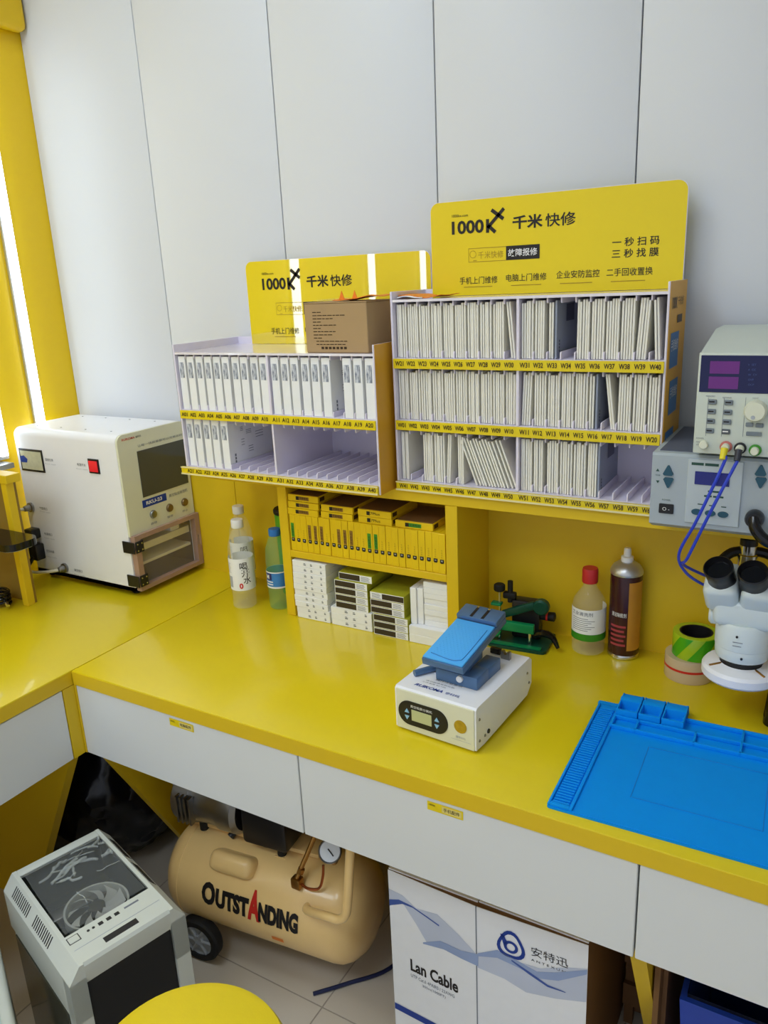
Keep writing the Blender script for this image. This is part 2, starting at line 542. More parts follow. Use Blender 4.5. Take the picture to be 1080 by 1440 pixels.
def rack(name, label, x0, x1, y0, y1, z0, ztop, rows, lip, tags, fin_h, signside):
    """rows: list of (floor z, strip bottom z); tags: list of tag lists"""
    t = thing(name, label, 'rack', ((x0 + x1) / 2, (y0 + y1) / 2, z0))
    th = 0.005
    part(B().box(x0, x0 + th, y0, y1, z0, ztop + lip, 0.0008, 1), 'side_panel', RACK, t)
    part(B().box(x1 - th, x1 - 0.001, y0, y1, z0, ztop + lip, 0.0008, 1), 'side_panel', RACK, t)
    ys = part(B().box(x1 - 0.001, x1, y0 + 0.002, y1, z0, ztop + lip), 'side_print', SIDEPR, t, 'orange-yellow printed side face')
    if signside:
        for (zc, dy) in ((1.375, 0.02), (1.29, 0.035), (1.2, 0.02)):
            bb = B()
            quad(bb, (x1, y0 + dy, zc), Y, Z, 0.075, 0.062, 0.0006)
            p = part(bb, 'printed_panel', BLUEPR, ys)
            bb = B()
            ink(bb, '手机维修', (x1, y0 + dy + 0.006, zc + 0.03), Y, Z, h=0.02, w=0.06, lift=0.0012)
            part(bb, 'lettering', INKW, ys)
        bb = B()
        ink(bb, '1000K', (x1, y0 + 0.018, 1.478), Y, Z, h=0.02, w=0.045, bold=0.02)
        ink(bb, '千米快修', (x1, y0 + 0.07, 1.482), Y, Z, h=0.016, w=0.05)
        quad(bb, (x1, y0 + 0.07, 1.452), Y, Z, 0.045, 0.014, 0.0008)
        part(bb, 'lettering', INKBR, ys)
    part(B().box(x0 + th, x1 - th, y1 - 0.003, y1, z0, ztop + lip), 'back_panel', RACK, t)
    part(B().box(x0 + th, x1 - th, y0 + 0.001, y1 - 0.003, ztop - 0.005, ztop), 'top_panel', RACKG, t)
    xm = (x0 + x1) / 2
    fin = B().prism(rrect(0, y1 - y0 - 0.012, 0, fin_h, 0.003, 2, (0, 0, 0, 1)), -0.0011, 0.0011, 'x').mesh('slot_fin', RACK)
    fin2 = B().prism(rrect(0, y1 - y0 - 0.012, -0.010, 0, 0.003, 2, (1, 0, 0, 0)), -0.0011, 0.0011, 'x').mesh('slot_fin', RACK)
    slots = []
    for r, (zf, zt) in enumerate(rows):
        part(B().box(x0 + th, x1 - th, y0 + 0.003, y1 - 0.003, zf - 0.004, zf), 'shelf', RACK, t)
        part(B().box(xm - 0.0025, xm + 0.0025, y0 + 0.002, y1 - 0.003, zf, zt), 'divider', RACK, t)
        half = []
        for (a, b_) in ((x0 + th, xm - 0.0025), (xm + 0.0025, x1 - th)):
            p = (b_ - a) / 10
            for k in range(10):
                half.append((a + k * p, a + (k + 1) * p))
                if k:
                    if not (signside and r == 2 and k in (6, 7, 8, 9) and a < xm - 0.1):
                        piece(fin, 'slot_fin', t, (a + k * p, y0 + 0.006, zf))
                    piece(fin2, 'slot_fin', t, (a + k * p, y0 + 0.006, zt))
        slots.append((zf, zt, half))
        low = r == len(rows) - 1
        if low:
            s = part(B().box(x0 - (0.012 if not signside else 0.0), x1 + 0.0 - 0.004, y0 - 0.006, y0, z0 + 0.001, zf - 0.001, 0.0015, 2), 'label_strip', YELP, t)
            zs0, zs1 = z0 + 0.001, zf - 0.001
            part(B().box(x0 - (0.012 if not signside else 0.0), x1 - 0.004, y0 - 0.0075, y0 - 0.006, z0 + 0.001, z0 + 0.0045).box(x0 - (0.012 if not signside else 0.0), x1 - 0.004, y0 - 0.0075, y0 - 0.006, zf - 0.0035, zf - 0.001), 'strip_lip', mat('pale_lip', (238, 226, 170), 0.4), s)
        else:
            s = part(B().box(x0 + 0.003, x1 - 0.004, y0 - 0.003, y0 + 0.001, zf - 0.021, zf - 0.001, 0.0006, 1), 'label_strip', YELP, t)
            zs0, zs1 = zf - 0.021, zf - 0.001
        bb = B()
        yy = y0 - (0.006 if low else 0.003)
        for (a, b_), tg in zip(half, tags[r]):
            ink(bb, tg, ((a + b_) / 2, yy, zs0 + 0.3 * (zs1 - zs0)), X, Z, h=(zs1 - zs0) * 0.48, w=0.0195, align='c', bold=0.02)
        part(bb, 'lettering', INKBR, s)
    return t, slots


AX0, AX1, AY0 = 0.030, 0.587, 0.392
arack, aslots = rack('screen_box_rack', 'low white rack of screen boxes with yellow strips tagged A01 to A40', AX0, AX1, AY0, 0.629, 1.109, 1.406,
                     [(1.270, 1.401), (1.130, 1.249)], 0.018,
                     [['A%02d' % k for k in range(1, 21)], ['A%02d' % k for k in range(21, 41)]], 0.012, False)
WX0, WX1, WY0 = 0.597, 1.145, 0.447
wrack, wslots = rack('film_pack_rack', 'tall white rack of thin film packs with yellow strips tagged W01 to W60', WX0, WX1, WY0, 0.600, 1.109, 1.509,
                     [(1.392, 1.504), (1.263, 1.371), (1.131, 1.242)], 0.016,
                     [['W%02d' % k for k in range(21, 41)], ['W%02d' % k for k in range(1, 21)], ['W%02d' % k for k in range(41, 61)]], 0.014, True)

# ------------------------------------------------------------------ white screen boxes in rack A
STRIPE = bpy.data.materials.new('fine_print')
STRIPE.use_nodes = True
_nt = STRIPE.node_tree
_tcn = _nt.nodes.new('ShaderNodeTexCoord')
_mp = _nt.nodes.new('ShaderNodeMapping')
_mp.inputs['Scale'].default_value = (330, 1, 60)
_nn = _nt.nodes.new('ShaderNodeTexNoise')
_nn.inputs['Scale'].default_value = 1.0
_nn.inputs['Detail'].default_value = 2
_rp = _nt.nodes.new('ShaderNodeValToRGB')
_rp.color_ramp.elements[0].position = 0.40
_rp.color_ramp.elements[0].color = (*lin((110, 118, 140)), 1)
_rp.color_ramp.elements[1].position = 0.56
_rp.color_ramp.elements[1].color = (*lin((214, 218, 226)), 1)
_nt.links.new(_tcn.outputs['Object'], _mp.inputs['Vector'])
_nt.links.new(_mp.outputs[0], _nn.inputs['Vector'])
_nt.links.new(_nn.outputs['Fac'], _rp.inputs[0])
_nt.links.new(_rp.outputs[0], _nt.nodes['Principled BSDF'].inputs['Base Color'])
_nt.nodes['Principled BSDF'].inputs['Roughness'].default_value = 0.5


def screen_box(h):
    wd, dp = 0.0212, 0.165
    t = thing('screen_box', 'x', 'box', (0, 0, 0), group='screen boxes in the low rack', world=False)
    part(B().box(-wd / 2, wd / 2, 0, dp, 0, h, 0.0008, 1), 'carton', BOXW, t)
    bb = B()
    quad(bb, (-wd / 2 + 0.0035, 0, h * 0.60), X, Z, wd - 0.008, h * 0.29)
    part(bb, 'end_label', STRIPE, t)
    bb = B()
    quad(bb, (wd / 2 - 0.0065, 0, h * 0.60), X, Z, 0.0016, h * 0.26, 0.0008)
    for k in range(3):
        quad(bb, (wd / 2, 0.018, 0.012 + k * 0.008), Y, Z, 0.005, 0.006, 0.0006)
    for (yy, zz, a, c) in ((0.045, 0.05, 0.012, 0.02), (0.065, 0.075, 0.02, 0.012), (0.045, 0.085, 0.01, 0.012), (0.07, 0.03, 0.018, 0.018), (0.1, 0.06, 0.03, 0.02)):
        for q in range(3):
            quad(bb, (wd / 2, yy, zz + q * c / 3), Y, Z, a, 0.0012, 0.0006)
    part(bb, 'print', GRAYP, t)
    return t


ROWS = (('upper row', aslots[0], [k for k in range(20) if k != 16], 0.126), ('lower row', aslots[1], range(5), 0.117))
for rn, (zf, zt, half), ks, h in ROWS:
    proto = screen_box(h)
    first = True
    for k in ks:
        a, b_ = half[k]
        tag = 'A%02d' % (k + 1 + (20 if rn == 'lower row' else 0))
        lab = 'white screen box with a grey end label, standing above the tag %s' % tag
        loc = ((a + b_) / 2 + random.uniform(-0.0006, 0.0006), AY0 + 0.006 + random.uniform(0, 0.003), zf + 0.0003)
        if first:
            proto.location = loc
            proto['label'] = lab
            first = False
        else:
            dup(proto, loc, lab)

# ------------------------------------------------------------------ thin film packs in rack W
PT = 0.0036


def pack_me(h, m):
    bb = B()
    bb.box(-PT / 2, PT / 2, 0, 0.135, 0, h, 0.0005, 1)
    return bb.mesh('film_pack', [m])


PM = {}
for r, h in enumerate((0.1065, 0.1025, 0.1045)):
    PM[r] = (pack_me(h, PACK), pack_me(h - 0.004, PACK), pack_me(h, PACK2))
SPEC = [
    {**{k: (5, 0) for k in range(9)}, 9: (2, -0.10), 10: (5, 0), 11: (4, 0), 12: (2, 0), 14: (5, 0), 15: (5, 0), 16: (5, 0), 17: (5, 0), 18: (4, 0.05), 19: (2, -0.07)},
    {**{k: (5, 0) for k in range(10)}, 10: (4, 0.04), 11: (5, 0), 12: (5, 0), 13: (5, 0), 14: (5, 0), 15: (2, 0), 16: (2, -0.13), 17: (5, 0), 18: (5, 0), 19: (4, 0)},
    {0: (4, 0), 2: (5, 0), 3: (5, 0), 4: (2, 0.05), 5: (3, 0), 6: (2, -0.36), 7: (4, -0.36), 8: (4, -0.36), 9: (3, -0.36), 10: (5, 0), 11: (4, 0), 12: (5, 0), 13: (5, 0), 14: (5, 0), 15: (4, 0)},
]
TAG0 = (21, 1, 41)
for r, (zf, zt, half) in enumerate(wslots):
    for k, (n, lean) in SPEC[r].items():
        a, b_ = half[k]
        full = b_ - a
        for i in range(n):
            if lean == 0:
                gap = (full - 0.003) / 5
                x = a + 0.0015 + gap * (i + 0.5)
                ln = random.uniform(-0.004, 0.004)
            else:
                x = a + 0.004 + 0.0046 * i + (0.0 if lean > 0 else -lean * 0.105)
                ln = lean * (random.uniform(0.96, 1.0) if lean > -0.2 else 1.0)
            if lean < -0.2:
                x = a + (0.016 if k == 6 else 0.004) + (full - (0.012 if k == 6 else 0)) / n * (i + 0.3)
            me = PM[r][1 if random.random() < 0.25 else 0]
            o = bpy.data.objects.new('film_pack', me)
            COL.objects.link(o)
            dy = WY0 + 0.010 + random.uniform(0, 0.003)
            o.location = (x, dy, zf + 0.0006 + abs(math.sin(ln)) * PT / 2)
            o.rotation_euler = (0, ln, 0)
            st = 'leaning' if abs(lean) > 0.06 else 'upright'
            setp(o, 'thin %s film pack, %s from the left in the slot tagged W%02d' % (st, ('first', 'second', 'third', 'fourth', 'fifth')[i], TAG0[r] + k), 'pack', 'film packs in the tall rack')

# blue-grey backed packs whose wide faces show in the gaps
for r, k, nm in ((0, 12, 'W33'), (1, 15, 'W16'), (2, 15, 'W56')):
    zf, zt, half = wslots[r]
    a, b_ = half[k]
    nx = a + 0.0015 + (b_ - a - 0.003) / 5 * {12: 2.9, 15: 2.9 if r == 1 else 4.6}[k]
    t = thing('film_pack', 'pale blue film pack with its wide printed face showing beside slot tag %s' % nm, 'pack', (nx, WY0 + 0.012, zf + 0.0005), world=False)
    h = (0.106, 0.102, 0.104)[r]
    part(B().box(-PT / 2, PT / 2, 0, 0.14, 0, h, 0.0005, 1), 'sleeve', PACK2, t)
    bb = B()
    quad(bb, (PT / 2, 0.055, h * 0.62), Y, Z, 0.05, h * 0.3)
    for q in range(4):
        quad(bb, (PT / 2, 0.012, 0.012 + q * 0.006), Y, Z, 0.006, 0.004)
    part(bb, 'print', PACKD, t)

# ================================================================== SIGNS


def sign(x0, x1, z0, z1, y, gloss, label, full):
    t = thing('sign_board', label, 'sign', ((x0 + x1) / 2, y, z0))
    W, H = x1 - x0, z1 - z0
    part(B().prism(rrect(x0, x1, z0, z1, 0.018, 6, (0, 0, 1, 1)), y, y + 0.004, 'y'), 'board', YELG if gloss else YELP, t)
    part(B().prism(rrect(x0 - 0.001, x1 + 0.001, z0, z1 + 0.001, 0.019, 6, (0, 0, 1, 1)), y + 0.0005, y + 0.0035, 'y'), 'edge', RACK, t)

    def at(u, v):
        return (x0 + u * W, y, z0 + v * H)
    bb = B()
    ink(bb, '1000', at(0.095, 0.655), X, Z, h=0.140 * H, w=0.140 * W, bold=0.03)
    part(bb, 'lettering', INK, t)
    # the K whose arm runs into a raised x
    bb = B()

    def stroke(u0, v0, u1, v1, wd):
        p0 = Vector(at(u0, v0)); p1 = Vector(at(u1, v1)); d = (p1 - p0).normalized(); nn = Vector((-d.z, 0, d.x)) * wd * H / 2
        bb.flat = True
        bb.geo([p0 - nn + Y * -0.0007, p1 - nn + Y * -0.0007, p1 + nn + Y * -0.0007, p0 + nn + Y * -0.0007], [(0, 1, 2, 3)])
    stroke(0.251, 0.65, 0.251, 0.79, 0.036)
    stroke(0.251, 0.70, 0.320, 0.885, 0.036)
    stroke(0.256, 0.72, 0.284, 0.65, 0.038)
    stroke(0.268, 0.88, 0.318, 0.78, 0.038)
    part(bb, 'logo_letter', INK, t)
    for body, u, v, hh, ww, bd in (('千米', 0.356, 0.665, 0.137, 0.122, 0.03), ('快修', 0.488, 0.665, 0.132, 0.118, 0.012),
                                   ('手机上门维修', 0.126, 0.12, 0.078, 0.167, 0.002), ('电脑上门维修', 0.329, 0.13, 0.078, 0.167, 0.002),
                                   ('企业安防监控', 0.535, 0.14, 0.078, 0.167, 0.002), ('二手回收置换', 0.728, 0.14, 0.078, 0.167, 0.002),
                                   ('一 秒 扫 码', 0.745, 0.425, 0.085, 0.168, 0.010), ('三 秒 找 膜', 0.745, 0.315, 0.085, 0.168, 0.010),
                                   ('1000kx.com', 0.097, 0.835, 0.03, 0.07, 0.0)):
        bb = B()
        ink(bb, body, at(u, v), X, Z, h=hh * H, w=ww * W, bold=bd)
        part(bb, 'lettering', INK, t)
    bb = B()
    quad(bb, at(0.329, 0.355), X, Z, 0.138 * W, 0.145 * H, 0.0008)
    part(bb, 'search_button', INK, t)
    bb = B()
    ink(bb, '故障报修', at(0.338, 0.39), X, Z, h=0.078 * H, w=0.12 * W, lift=0.0014, bold=0.01)
    part(bb, 'lettering', INKW, t)
    bb = B()
    ink(bb, '千米快修', at(0.210, 0.385), X, Z, h=0.075 * H, w=0.108 * W)
    for (u, v, a, c) in ((0.167, 0.352, 0.162, 0.006), (0.167, 0.494, 0.162, 0.006), (0.167, 0.352, 0.0015, 0.145)):
        quad(bb, at(u, v), X, Z, a * W, c * H, 0.0008)
    for k in range(14):
        a0, a1 = 2 * PI * k / 14, 2 * PI * (k + 1) / 14
        c0 = Vector(at(0.187, 0.435))
        pts = [c0 + X * r * math.cos(a) + Z * r * math.sin(a) - Y * 0.0008 for a, r in ((a0, 0.0065), (a1, 0.0065), (a1, 0.0075), (a0, 0.0075))]
        bb.geo(pts, [(0, 1, 2, 3)])
    stroke_o = at(0.188, 0.365)
    quad(bb, stroke_o, X, Z, 0.008, 0.0012, 0.0008)
    for u in (0.145, 0.35, 0.55, 0.745):
        quad(bb, at(u, 0.085), X, Z, 0.125 * W, 0.008 * H, 0.0008)
    part(bb, 'lettering', INKY, t)
    return t


sign(0.093, 0.609, 1.4065, 1.606, 0.611, True, 'glossy yellow shop sign half hidden by the brown carton, on the low rack', False)
sign(0.624, 1.138, 1.5095, 1.697, 0.588, False, 'large yellow shop sign in full view on top of the tall rack', True)

# ================================================================== HUTCH CONTENTS
ORD = ['first', 'second', 'third', 'fourth', 'fifth', 'sixth', 'seventh', 'eighth', 'ninth', 'tenth', 'eleventh', 'twelfth', 'thirteenth', 'fourteenth', 'fifteenth',
       'sixteenth', 'seventeenth', 'eighteenth', 'nineteenth', 'twentieth', 'twenty-first', 'twenty-second', 'twenty-third', 'twenty-fourth', 'twenty-fifth']
TAGS = 'g y y b b b y y b b b y y g g y y y y y y y y y y'.split()
YBW, YBH, YBD = 0.0163, 0.092, 0.135
pitch = (0.706 - 0.2875) / 25


def parts_box(tagkind):
    t = thing('parts_box', 'x', 'box', (0, 0, 0), group='upright yellow parts boxes', world=False)
    part(B().box(-YBW / 2, YBW / 2, 0, YBD, 0, YBH, 0.0006, 1), 'carton', YELC, t)
    bb = B()
    quad(bb, (-0.0048, 0, 0.025), X, Z, 0.0096, 0.008)
    quad(bb, (-0.0035, 0, 0.0235), X, Z, 0.007, 0.002)
    part(bb, 'tag_mark', INK, t)
    bb = B()
    ink(bb, 'M', (0, 0, 0.0272), X, Z, h=0.0036, align='c', lift=0.001)
    part(bb, 'lettering', INKW, t)
    if tagkind != 'y':
        bb = B()
        quad(bb, (-0.0045, 0, 0.034), X, Z, 0.009, 0.036)
        part(bb, 'tag', TAGG if tagkind == 'g' else TAGBR, t)
    bb = B()
    for q in range(4):
        ink(bb, '电池型号'[q], (0, 0, 0.038 + 0.0068 * q) if tagkind != 'y' else (0, 0, 0.036 + 0.0052 * q), X, Z, h=0.005 if tagkind != 'y' else 0.0036, align='c', lift=0.001)
    part(bb, 'lettering', INKBR if tagkind != 'y' else INKY, t)
    return t


TN = {'g': 'a green tag', 'y': 'a plain tag', 'b': 'a brown tag'}
protos = {}
for k, kd in enumerate(TAGS):
    loc = (0.2875 + pitch * (k + 0.5), HY + 0.003 + random.uniform(0, 0.003), 0.9254)
    lab = 'upright yellow parts box with %s, %s from the left post' % (TN[kd], ORD[k])
    if kd not in protos:
        protos[kd] = parts_box(kd)
        protos[kd].location = loc
        protos[kd]['label'] = lab
    else:
        dup(protos[kd], loc, lab)


def flat_box(cx, y, z, wd, kd, lab, rz=0.0, openend=False):
    t = thing('parts_box', lab, 'box', (cx, y, z), rz, 'yellow parts boxes lying on the upright row', world=False)
    h, d = 0.0158, 0.125
    bb = B().box(-wd / 2, wd / 2, 0, d, 0, h, 0.0006, 1)
    part(bb, 'carton', [YELC], t)
    part(B().box(-wd / 2 + 0.002, wd / 2 - 0.002, 0.004, d - 0.002, h, h + 0.0006), 'lid', CARDE, t, 'brown card lid')
    bb = B()
    quad(bb, (-wd * 0.23, 0, 0.0035), X, Z, wd * 0.10, 0.009)
    part(bb, 'tag_mark', INK, t)
    if kd != 'y':
        bb = B()
        quad(bb, (-wd * 0.13, 0, 0.0035), X, Z, wd * 0.33, 0.009)
        part(bb, 'tag', TAGG if kd == 'g' else TAGBR, t)
    bb = B()
    ink(bb, {'b': '苹果电池', 'g': '安卓电池', 'y': '7Plus'}[kd], (-wd * 0.11, 0, 0.0055), X, Z, h=0.006, w=wd * 0.28, lift=0.001)
    part(bb, 'lettering', INKBR, t)
    bb = B()
    quad(bb, (wd / 2, 0.006, 0.003), Y, Z, 0.02, 0.010)
    part(bb, 'open_end', INKBR, t)
    return t


HI = 0.9254 + YBH + 0.0004
for sidx, (cx, n, kd, nm) in enumerate(((0.331, 3, 'b', 'first'), (0.425, 2, 'b', 'second'), (0.5275, 2, 'y', 'third'), (0.627, 1, 'g', 'last'))):
    for k in range(n):
        pos = ('bottom', 'middle' if n == 3 else 'top', 'top')[k]
        lab = 'yellow parts box lying flat, %s of the %s pile above the upright row' % (pos, nm) if n > 1 else 'single yellow parts box with a green tag lying flat above the upright row'
        flat_box(cx + random.uniform(-0.001, 0.001), HY + 0.003 + 0.002 * sidx + random.uniform(0, 0.003), HI + 0.0166 * k, 0.088 if sidx < 3 else 0.094, kd, lab)

# ---- lower compartment: white boxes, dark banded boxes
WBH = 0.0152


def white_box(x0, x1, y, z, h, lab, grp, d=0.13, marks=True):
    t = thing('white_parts_box', lab, 'box', ((x0 + x1) / 2, y, z), group=grp)
    part(B().box(x0, x1, y, y + d, z, z + h - 0.0003, 0.0008, 1), 'carton', BOXW, t)
    if marks:
        bb = B()
        wd = x1 - x0
        for u, a in ((0.35, 0.07), (0.55, 0.06), (0.84, 0.05)):
            quad(bb, (x0 + u * wd, y, z + h * 0.35), X, Z, a * wd, h * 0.18)
            quad(bb, (x0 + u * wd, y, z + h * 0.62), X, Z, a * wd * 0.8, h * 0.10)
        part(bb, 'print', GRAYP, t)
    return t


z = ZD + 0.0003
names = ['lowest', 'second', 'third', 'fourth', 'fifth', 'sixth', 'seventh', 'eighth', 'ninth', 'topmost']
for k in range(10):
    sh = 0.004 if k < 2 else random.uniform(-0.001, 0.001)
    white_box(0.290 + sh, 0.388 + sh, HY - 0.004 + random.uniform(0, 0.002), z + k * WBH, WBH, 'white parts box, %s of the stack beside the left hutch post' % (names[k] if k in (0, 9) else names[k] + ' from the bottom'), 'white boxes in the left stack')
for k in range(3):
    white_box(0.397, 0.512, HY - 0.004 + random.uniform(0, 0.003), z + k * 0.0158, 0.0158, 'wide white parts box, %s of the three under the dark banded boxes' % ('bottom', 'middle', 'top')[k], 'wide white boxes on the desk')


def band_box(x0, x1, y, z, h, flip, lab, grp):
    t = thing('banded_parts_box', lab, 'box', ((x0 + x1) / 2, y, z), group=grp)
    part(B().box(x0, x1, y, y + 0.125, z, z + h - 0.0003, 0.0007, 1), 'carton', OLIVE, t, 'olive green card')
    wd = x1 - x0
    bb = B()
    quad(bb, (x0 + 0.0005, y, z + 0.0005), X, Z, wd - 0.001, h - 0.0015, 0.0004)
    part(bb, 'front_face', BOXW, t)
    bb = B()
    a, c = (0.36, 0.63) if flip else (0.02, 0.62)
    quad(bb, (x0 + a * wd, y, z + 0.002), X, Z, c * wd, h - 0.0045, 0.0007)
    part(bb, 'dark_band', BRNK, t)
    bb = B()
    u = 0.06 if flip else 0.68
    for q in range(4):
        quad(bb, (x0 + u * wd, y, z + h * (0.2 + 0.17 * q)), X, Z, wd * (0.26 - 0.03 * (q % 2)), h * 0.06, 0.0008)
    part(bb, 'print', GRAYP, t)
    return t


for k in range(5):
    dx = 0.010 if k == 4 else 0
    band_box(0.412 + dx, 0.504 + dx, HY - 0.002 + (0.006 if k == 4 else 0), z + 3 * 0.0158 + k * 0.0183, 0.0183, False, 'dark banded parts box, %s in the stack of five' % ('bottom', 'second', 'third', 'fourth', 'top')[k], 'banded boxes, stack of five')
for k in range(3):
    band_box(0.519, 0.611, HY - 0.006, z + k * 0.0178, 0.0178, False, 'dark banded parts box on the desk, %s of three beside blank white boxes' % ('bottom', 'middle', 'top')[k], 'banded boxes on the desk')
for k in range(3):
    band_box(0.512, 0.602, HY - 0.004, z + 3 * 0.0178 + k * 0.0178, 0.0178, k == 2, 'dark banded parts box, %s of the upper three under olive green' % ('bottom', 'middle', 'top')[k], 'banded boxes, upper three')
for k in range(2):
    white_box(0.6145, 0.706, HY - 0.008, z + k * 0.0205, 0.0205, 'blank white box lying on the desk, %s of the pair at the right hutch post' % ('lower', 'upper')[k], 'blank white boxes', 0.12, False)
for k in range(8):
    white_box(0.6475, 0.7065, HY + 0.006 + random.uniform(0, 0.003), z + 0.0412 + k * 0.0134, 0.0134, 'blank narrow white box, %s in the stack at the right hutch post' % ('lowest', 'second up', 'third up', 'fourth up', 'fifth up', 'sixth up', 'seventh up', 'highest')[k], 'narrow blank white boxes', 0.11, False)
for k in range(2):
    white_box(0.614 + k * 0.0157, 0.6292 + k * 0.0157, HY + 0.004 + 0.004 * k, z + 0.0542 if False else z + 0.0412, 0.088, 'tall narrow white box standing on end, %s of the two by the blank stack' % ('left', 'right')[k], 'white boxes standing on end', 0.10, False)

# ================================================================== BOTTLES IN THE LEFT NICHE


def bottle(name, x, y, prof, m, label, n=28):
    t = thing(name, label, 'bottle', (x, y, ZD))
    part(B().lathe(prof, n, (x, y, ZD + 0.0004)), 'bottle_body', m, t)
    return t


def wrap(b, x, y, r, a0, a1, z0, z1, n=16):
    vs, fs = [], []
    for k in range(n + 1):
        a = a0 + (a1 - a0) * k / n
        vs += [(x + r * math.cos(a), y + r * math.sin(a), z0), (x + r * math.cos(a), y + r * math.sin(a), z1)]
    for k in range(n):
        fs.append((2 * k, 2 * k + 2, 2 * k + 3, 2 * k + 1))
    b.flat = True
    return b.geo(vs, fs)


def wrap_ink(b, body, x, y, r, a0, z0, h, w=None, bold=0.0, vertical=False, shear=0.0):
    """lettering around an upright cylinder; a0 = angle of the left end"""
    vs, fs, x0, x1, y0, y1 = glyphs(body, bold)
    s = h / (y1 - y0)
    sx = w / (x1 - x0) if w else s
    out = []
    for v in vs:
        a = a0 + ((v[0] - x0) * sx + shear * (v[1] - y0) * s) / r
        out.append((x + r * math.cos(a), y + r * math.sin(a), z0 + (v[1] - y0) * s))
    b.flat = True
    return b.geo(out, fs)


WPROF = [(0.026, 0), (0.0305, 0.004), (0.031, 0.02), (0.0295, 0.03), (0.031, 0.04), (0.0315, 0.06), (0.0315, 0.145), (0.030, 0.165), (0.022, 0.195), (0.0135, 0.208), (0.0125, 0.215), (0.0125, 0.224)]


def water_bottle(x, y, lab):
    t = bottle('water_bottle', x, y, WPROF, PETW, lab)
    part(B().lathe([(0.0148, 0.214), (0.0155, 0.216), (0.0155, 0.233), (0.0145, 0.235)], 28, (x, y, ZD)), 'cap', WHT, t)
    lb = part(wrap(B(), x, y, 0.0320, -PI * 0.95, PI * 0.95, ZD + 0.052, ZD + 0.138, 48), 'paper_label', BOXW, t)
    bb = B()
    for q, ch in enumerate('喝开水'):
        wrap_ink(bb, ch, x, y, 0.0324, -1.0 + 0.10 * q, ZD + 0.108 - q * 0.019, 0.020, bold=0.008)
    part(bb, 'lettering', INK, lb)
    bb = B()
    wrap_ink(bb, '0', x, y, 0.0324, -1.15, ZD + 0.058, 0.015, bold=0.04)
    part(bb, 'emblem', INKR, lb)
    bb = B()
    for q in range(7):
        wrap(bb, x, y, 0.0323, -2.25, -2.25 + 0.42 - 0.05 * (q % 3), ZD + 0.100 + q * 0.004, ZD + 0.1012 + q * 0.004, 6)
    wrap(bb, x, y, 0.0323, -2.25, -1.75, ZD + 0.060, ZD + 0.09, 6)
    part(bb, 'small_print', LGRAYP, lb)
    return t


water_bottle(0.122, 0.452, 'clear water bottle with a white cap and white paper label in the left niche')
water_bottle(0.041, 0.552, 'clear water bottle with a white cap, hidden behind the front water bottle')
bx, by = 0.213, 0.485
t = bottle('water_bottle', bx, by, [(0.024, 0), (0.0275, 0.004), (0.0285, 0.018), (0.027, 0.028), (0.0285, 0.04), (0.029, 0.06), (0.0285, 0.10), (0.029, 0.13), (0.027, 0.16), (0.018, 0.185), (0.0125, 0.194), (0.0125, 0.204)], PETG, 'green-tinted water bottle with a blue cap beside the left hutch post')
part(B().lathe([(0.0148, 0.194), (0.0152, 0.196), (0.0152, 0.209), (0.014, 0.2115)], 28, (bx, by, ZD)), 'cap', mat('blue_cap', (40, 120, 205), 0.35), t)
lb = part(wrap(B(), bx, by, 0.0294, -PI, PI, ZD + 0.062, ZD + 0.103, 48), 'paper_label', mat('blue_label', (60, 130, 200), 0.4, var=0.2, scale=60), t)
part(wrap(B(), bx, by, 0.0297, -PI, PI, ZD + 0.06, ZD + 0.0645, 48), 'label_edge', INKW, lb)
part(wrap(B(), bx, by, 0.0297, -PI, PI, ZD + 0.101, ZD + 0.104, 48), 'label_edge', INKW, lb)
bb = B()
wrap(bb, bx, by, 0.0298, -2.2, -1.5, ZD + 0.082, ZD + 0.100, 8)
part(bb, 'badge', mat('navy_badge', (36, 40, 110), 0.4), lb)
bb = B()
wrap_ink(bb, 'M', bx, by, 0.0301, -2.1, ZD + 0.085, 0.011, bold=0.04)
part(bb, 'lettering', INKW, lb)
bb = B()
wrap(bb, bx, by, 0.0298, -2.2, -1.4, ZD + 0.076, ZD + 0.079, 8)
wrap(bb, bx, by, 0.0298, -2.2, -1.4, ZD + 0.069, ZD + 0.072, 8)
part(bb, 'small_print', INKW, lb)
cx_, cy_ = 0.185, 0.578
t = thing('tumbler', 'green plastic tumbler with a dark rim standing behind the blue-capped bottle', 'cup', (cx_, cy_, ZD))
part(B().lathe([(0.026, 0), (0.028, 0.004), (0.034, 0.226), (0.032, 0.226), (0.027, 0.01)], 32, (cx_, cy_, ZD + 0.0003)), 'cup', GREENC, t)
part(B().lathe([(0.0345, 0.224), (0.036, 0.227), (0.036, 0.234), (0.033, 0.238), (0.0, 0.236)], 32, (cx_, cy_, ZD)), 'lid', BLKM, t)

# ================================================================== RIGHT NICHE: red-capped bottle, spray can
bx, by = 0.990, 0.572
t = bottle('solvent_bottle', bx, by, [(0.030, 0), (0.0345, 0.004), (0.0355, 0.02), (0.034, 0.026), (0.0355, 0.032), (0.0355, 0.105), (0.033, 0.122), (0.020, 0.142), (0.0145, 0.150), (0.0135, 0.162)], PETW, 'clear solvent bottle with a red cap and green-white label by the spray can')
part(B().lathe([(0.0162, 0.160), (0.0168, 0.162), (0.0168, 0.188), (0.0155, 0.192)], 28, (bx, by, ZD)), 'cap', RED, t)
lb = part(wrap(B(), bx, by, 0.0361, -PI * 0.95, PI * 0.3, ZD + 0.036, ZD + 0.108, 40), 'paper_label', BOXW, t)
part(wrap(B(), bx, by, 0.0364, -PI * 0.95, PI * 0.3, ZD + 0.036, ZD + 0.052, 40), 'green_band', INKG, lb)
bb = B()
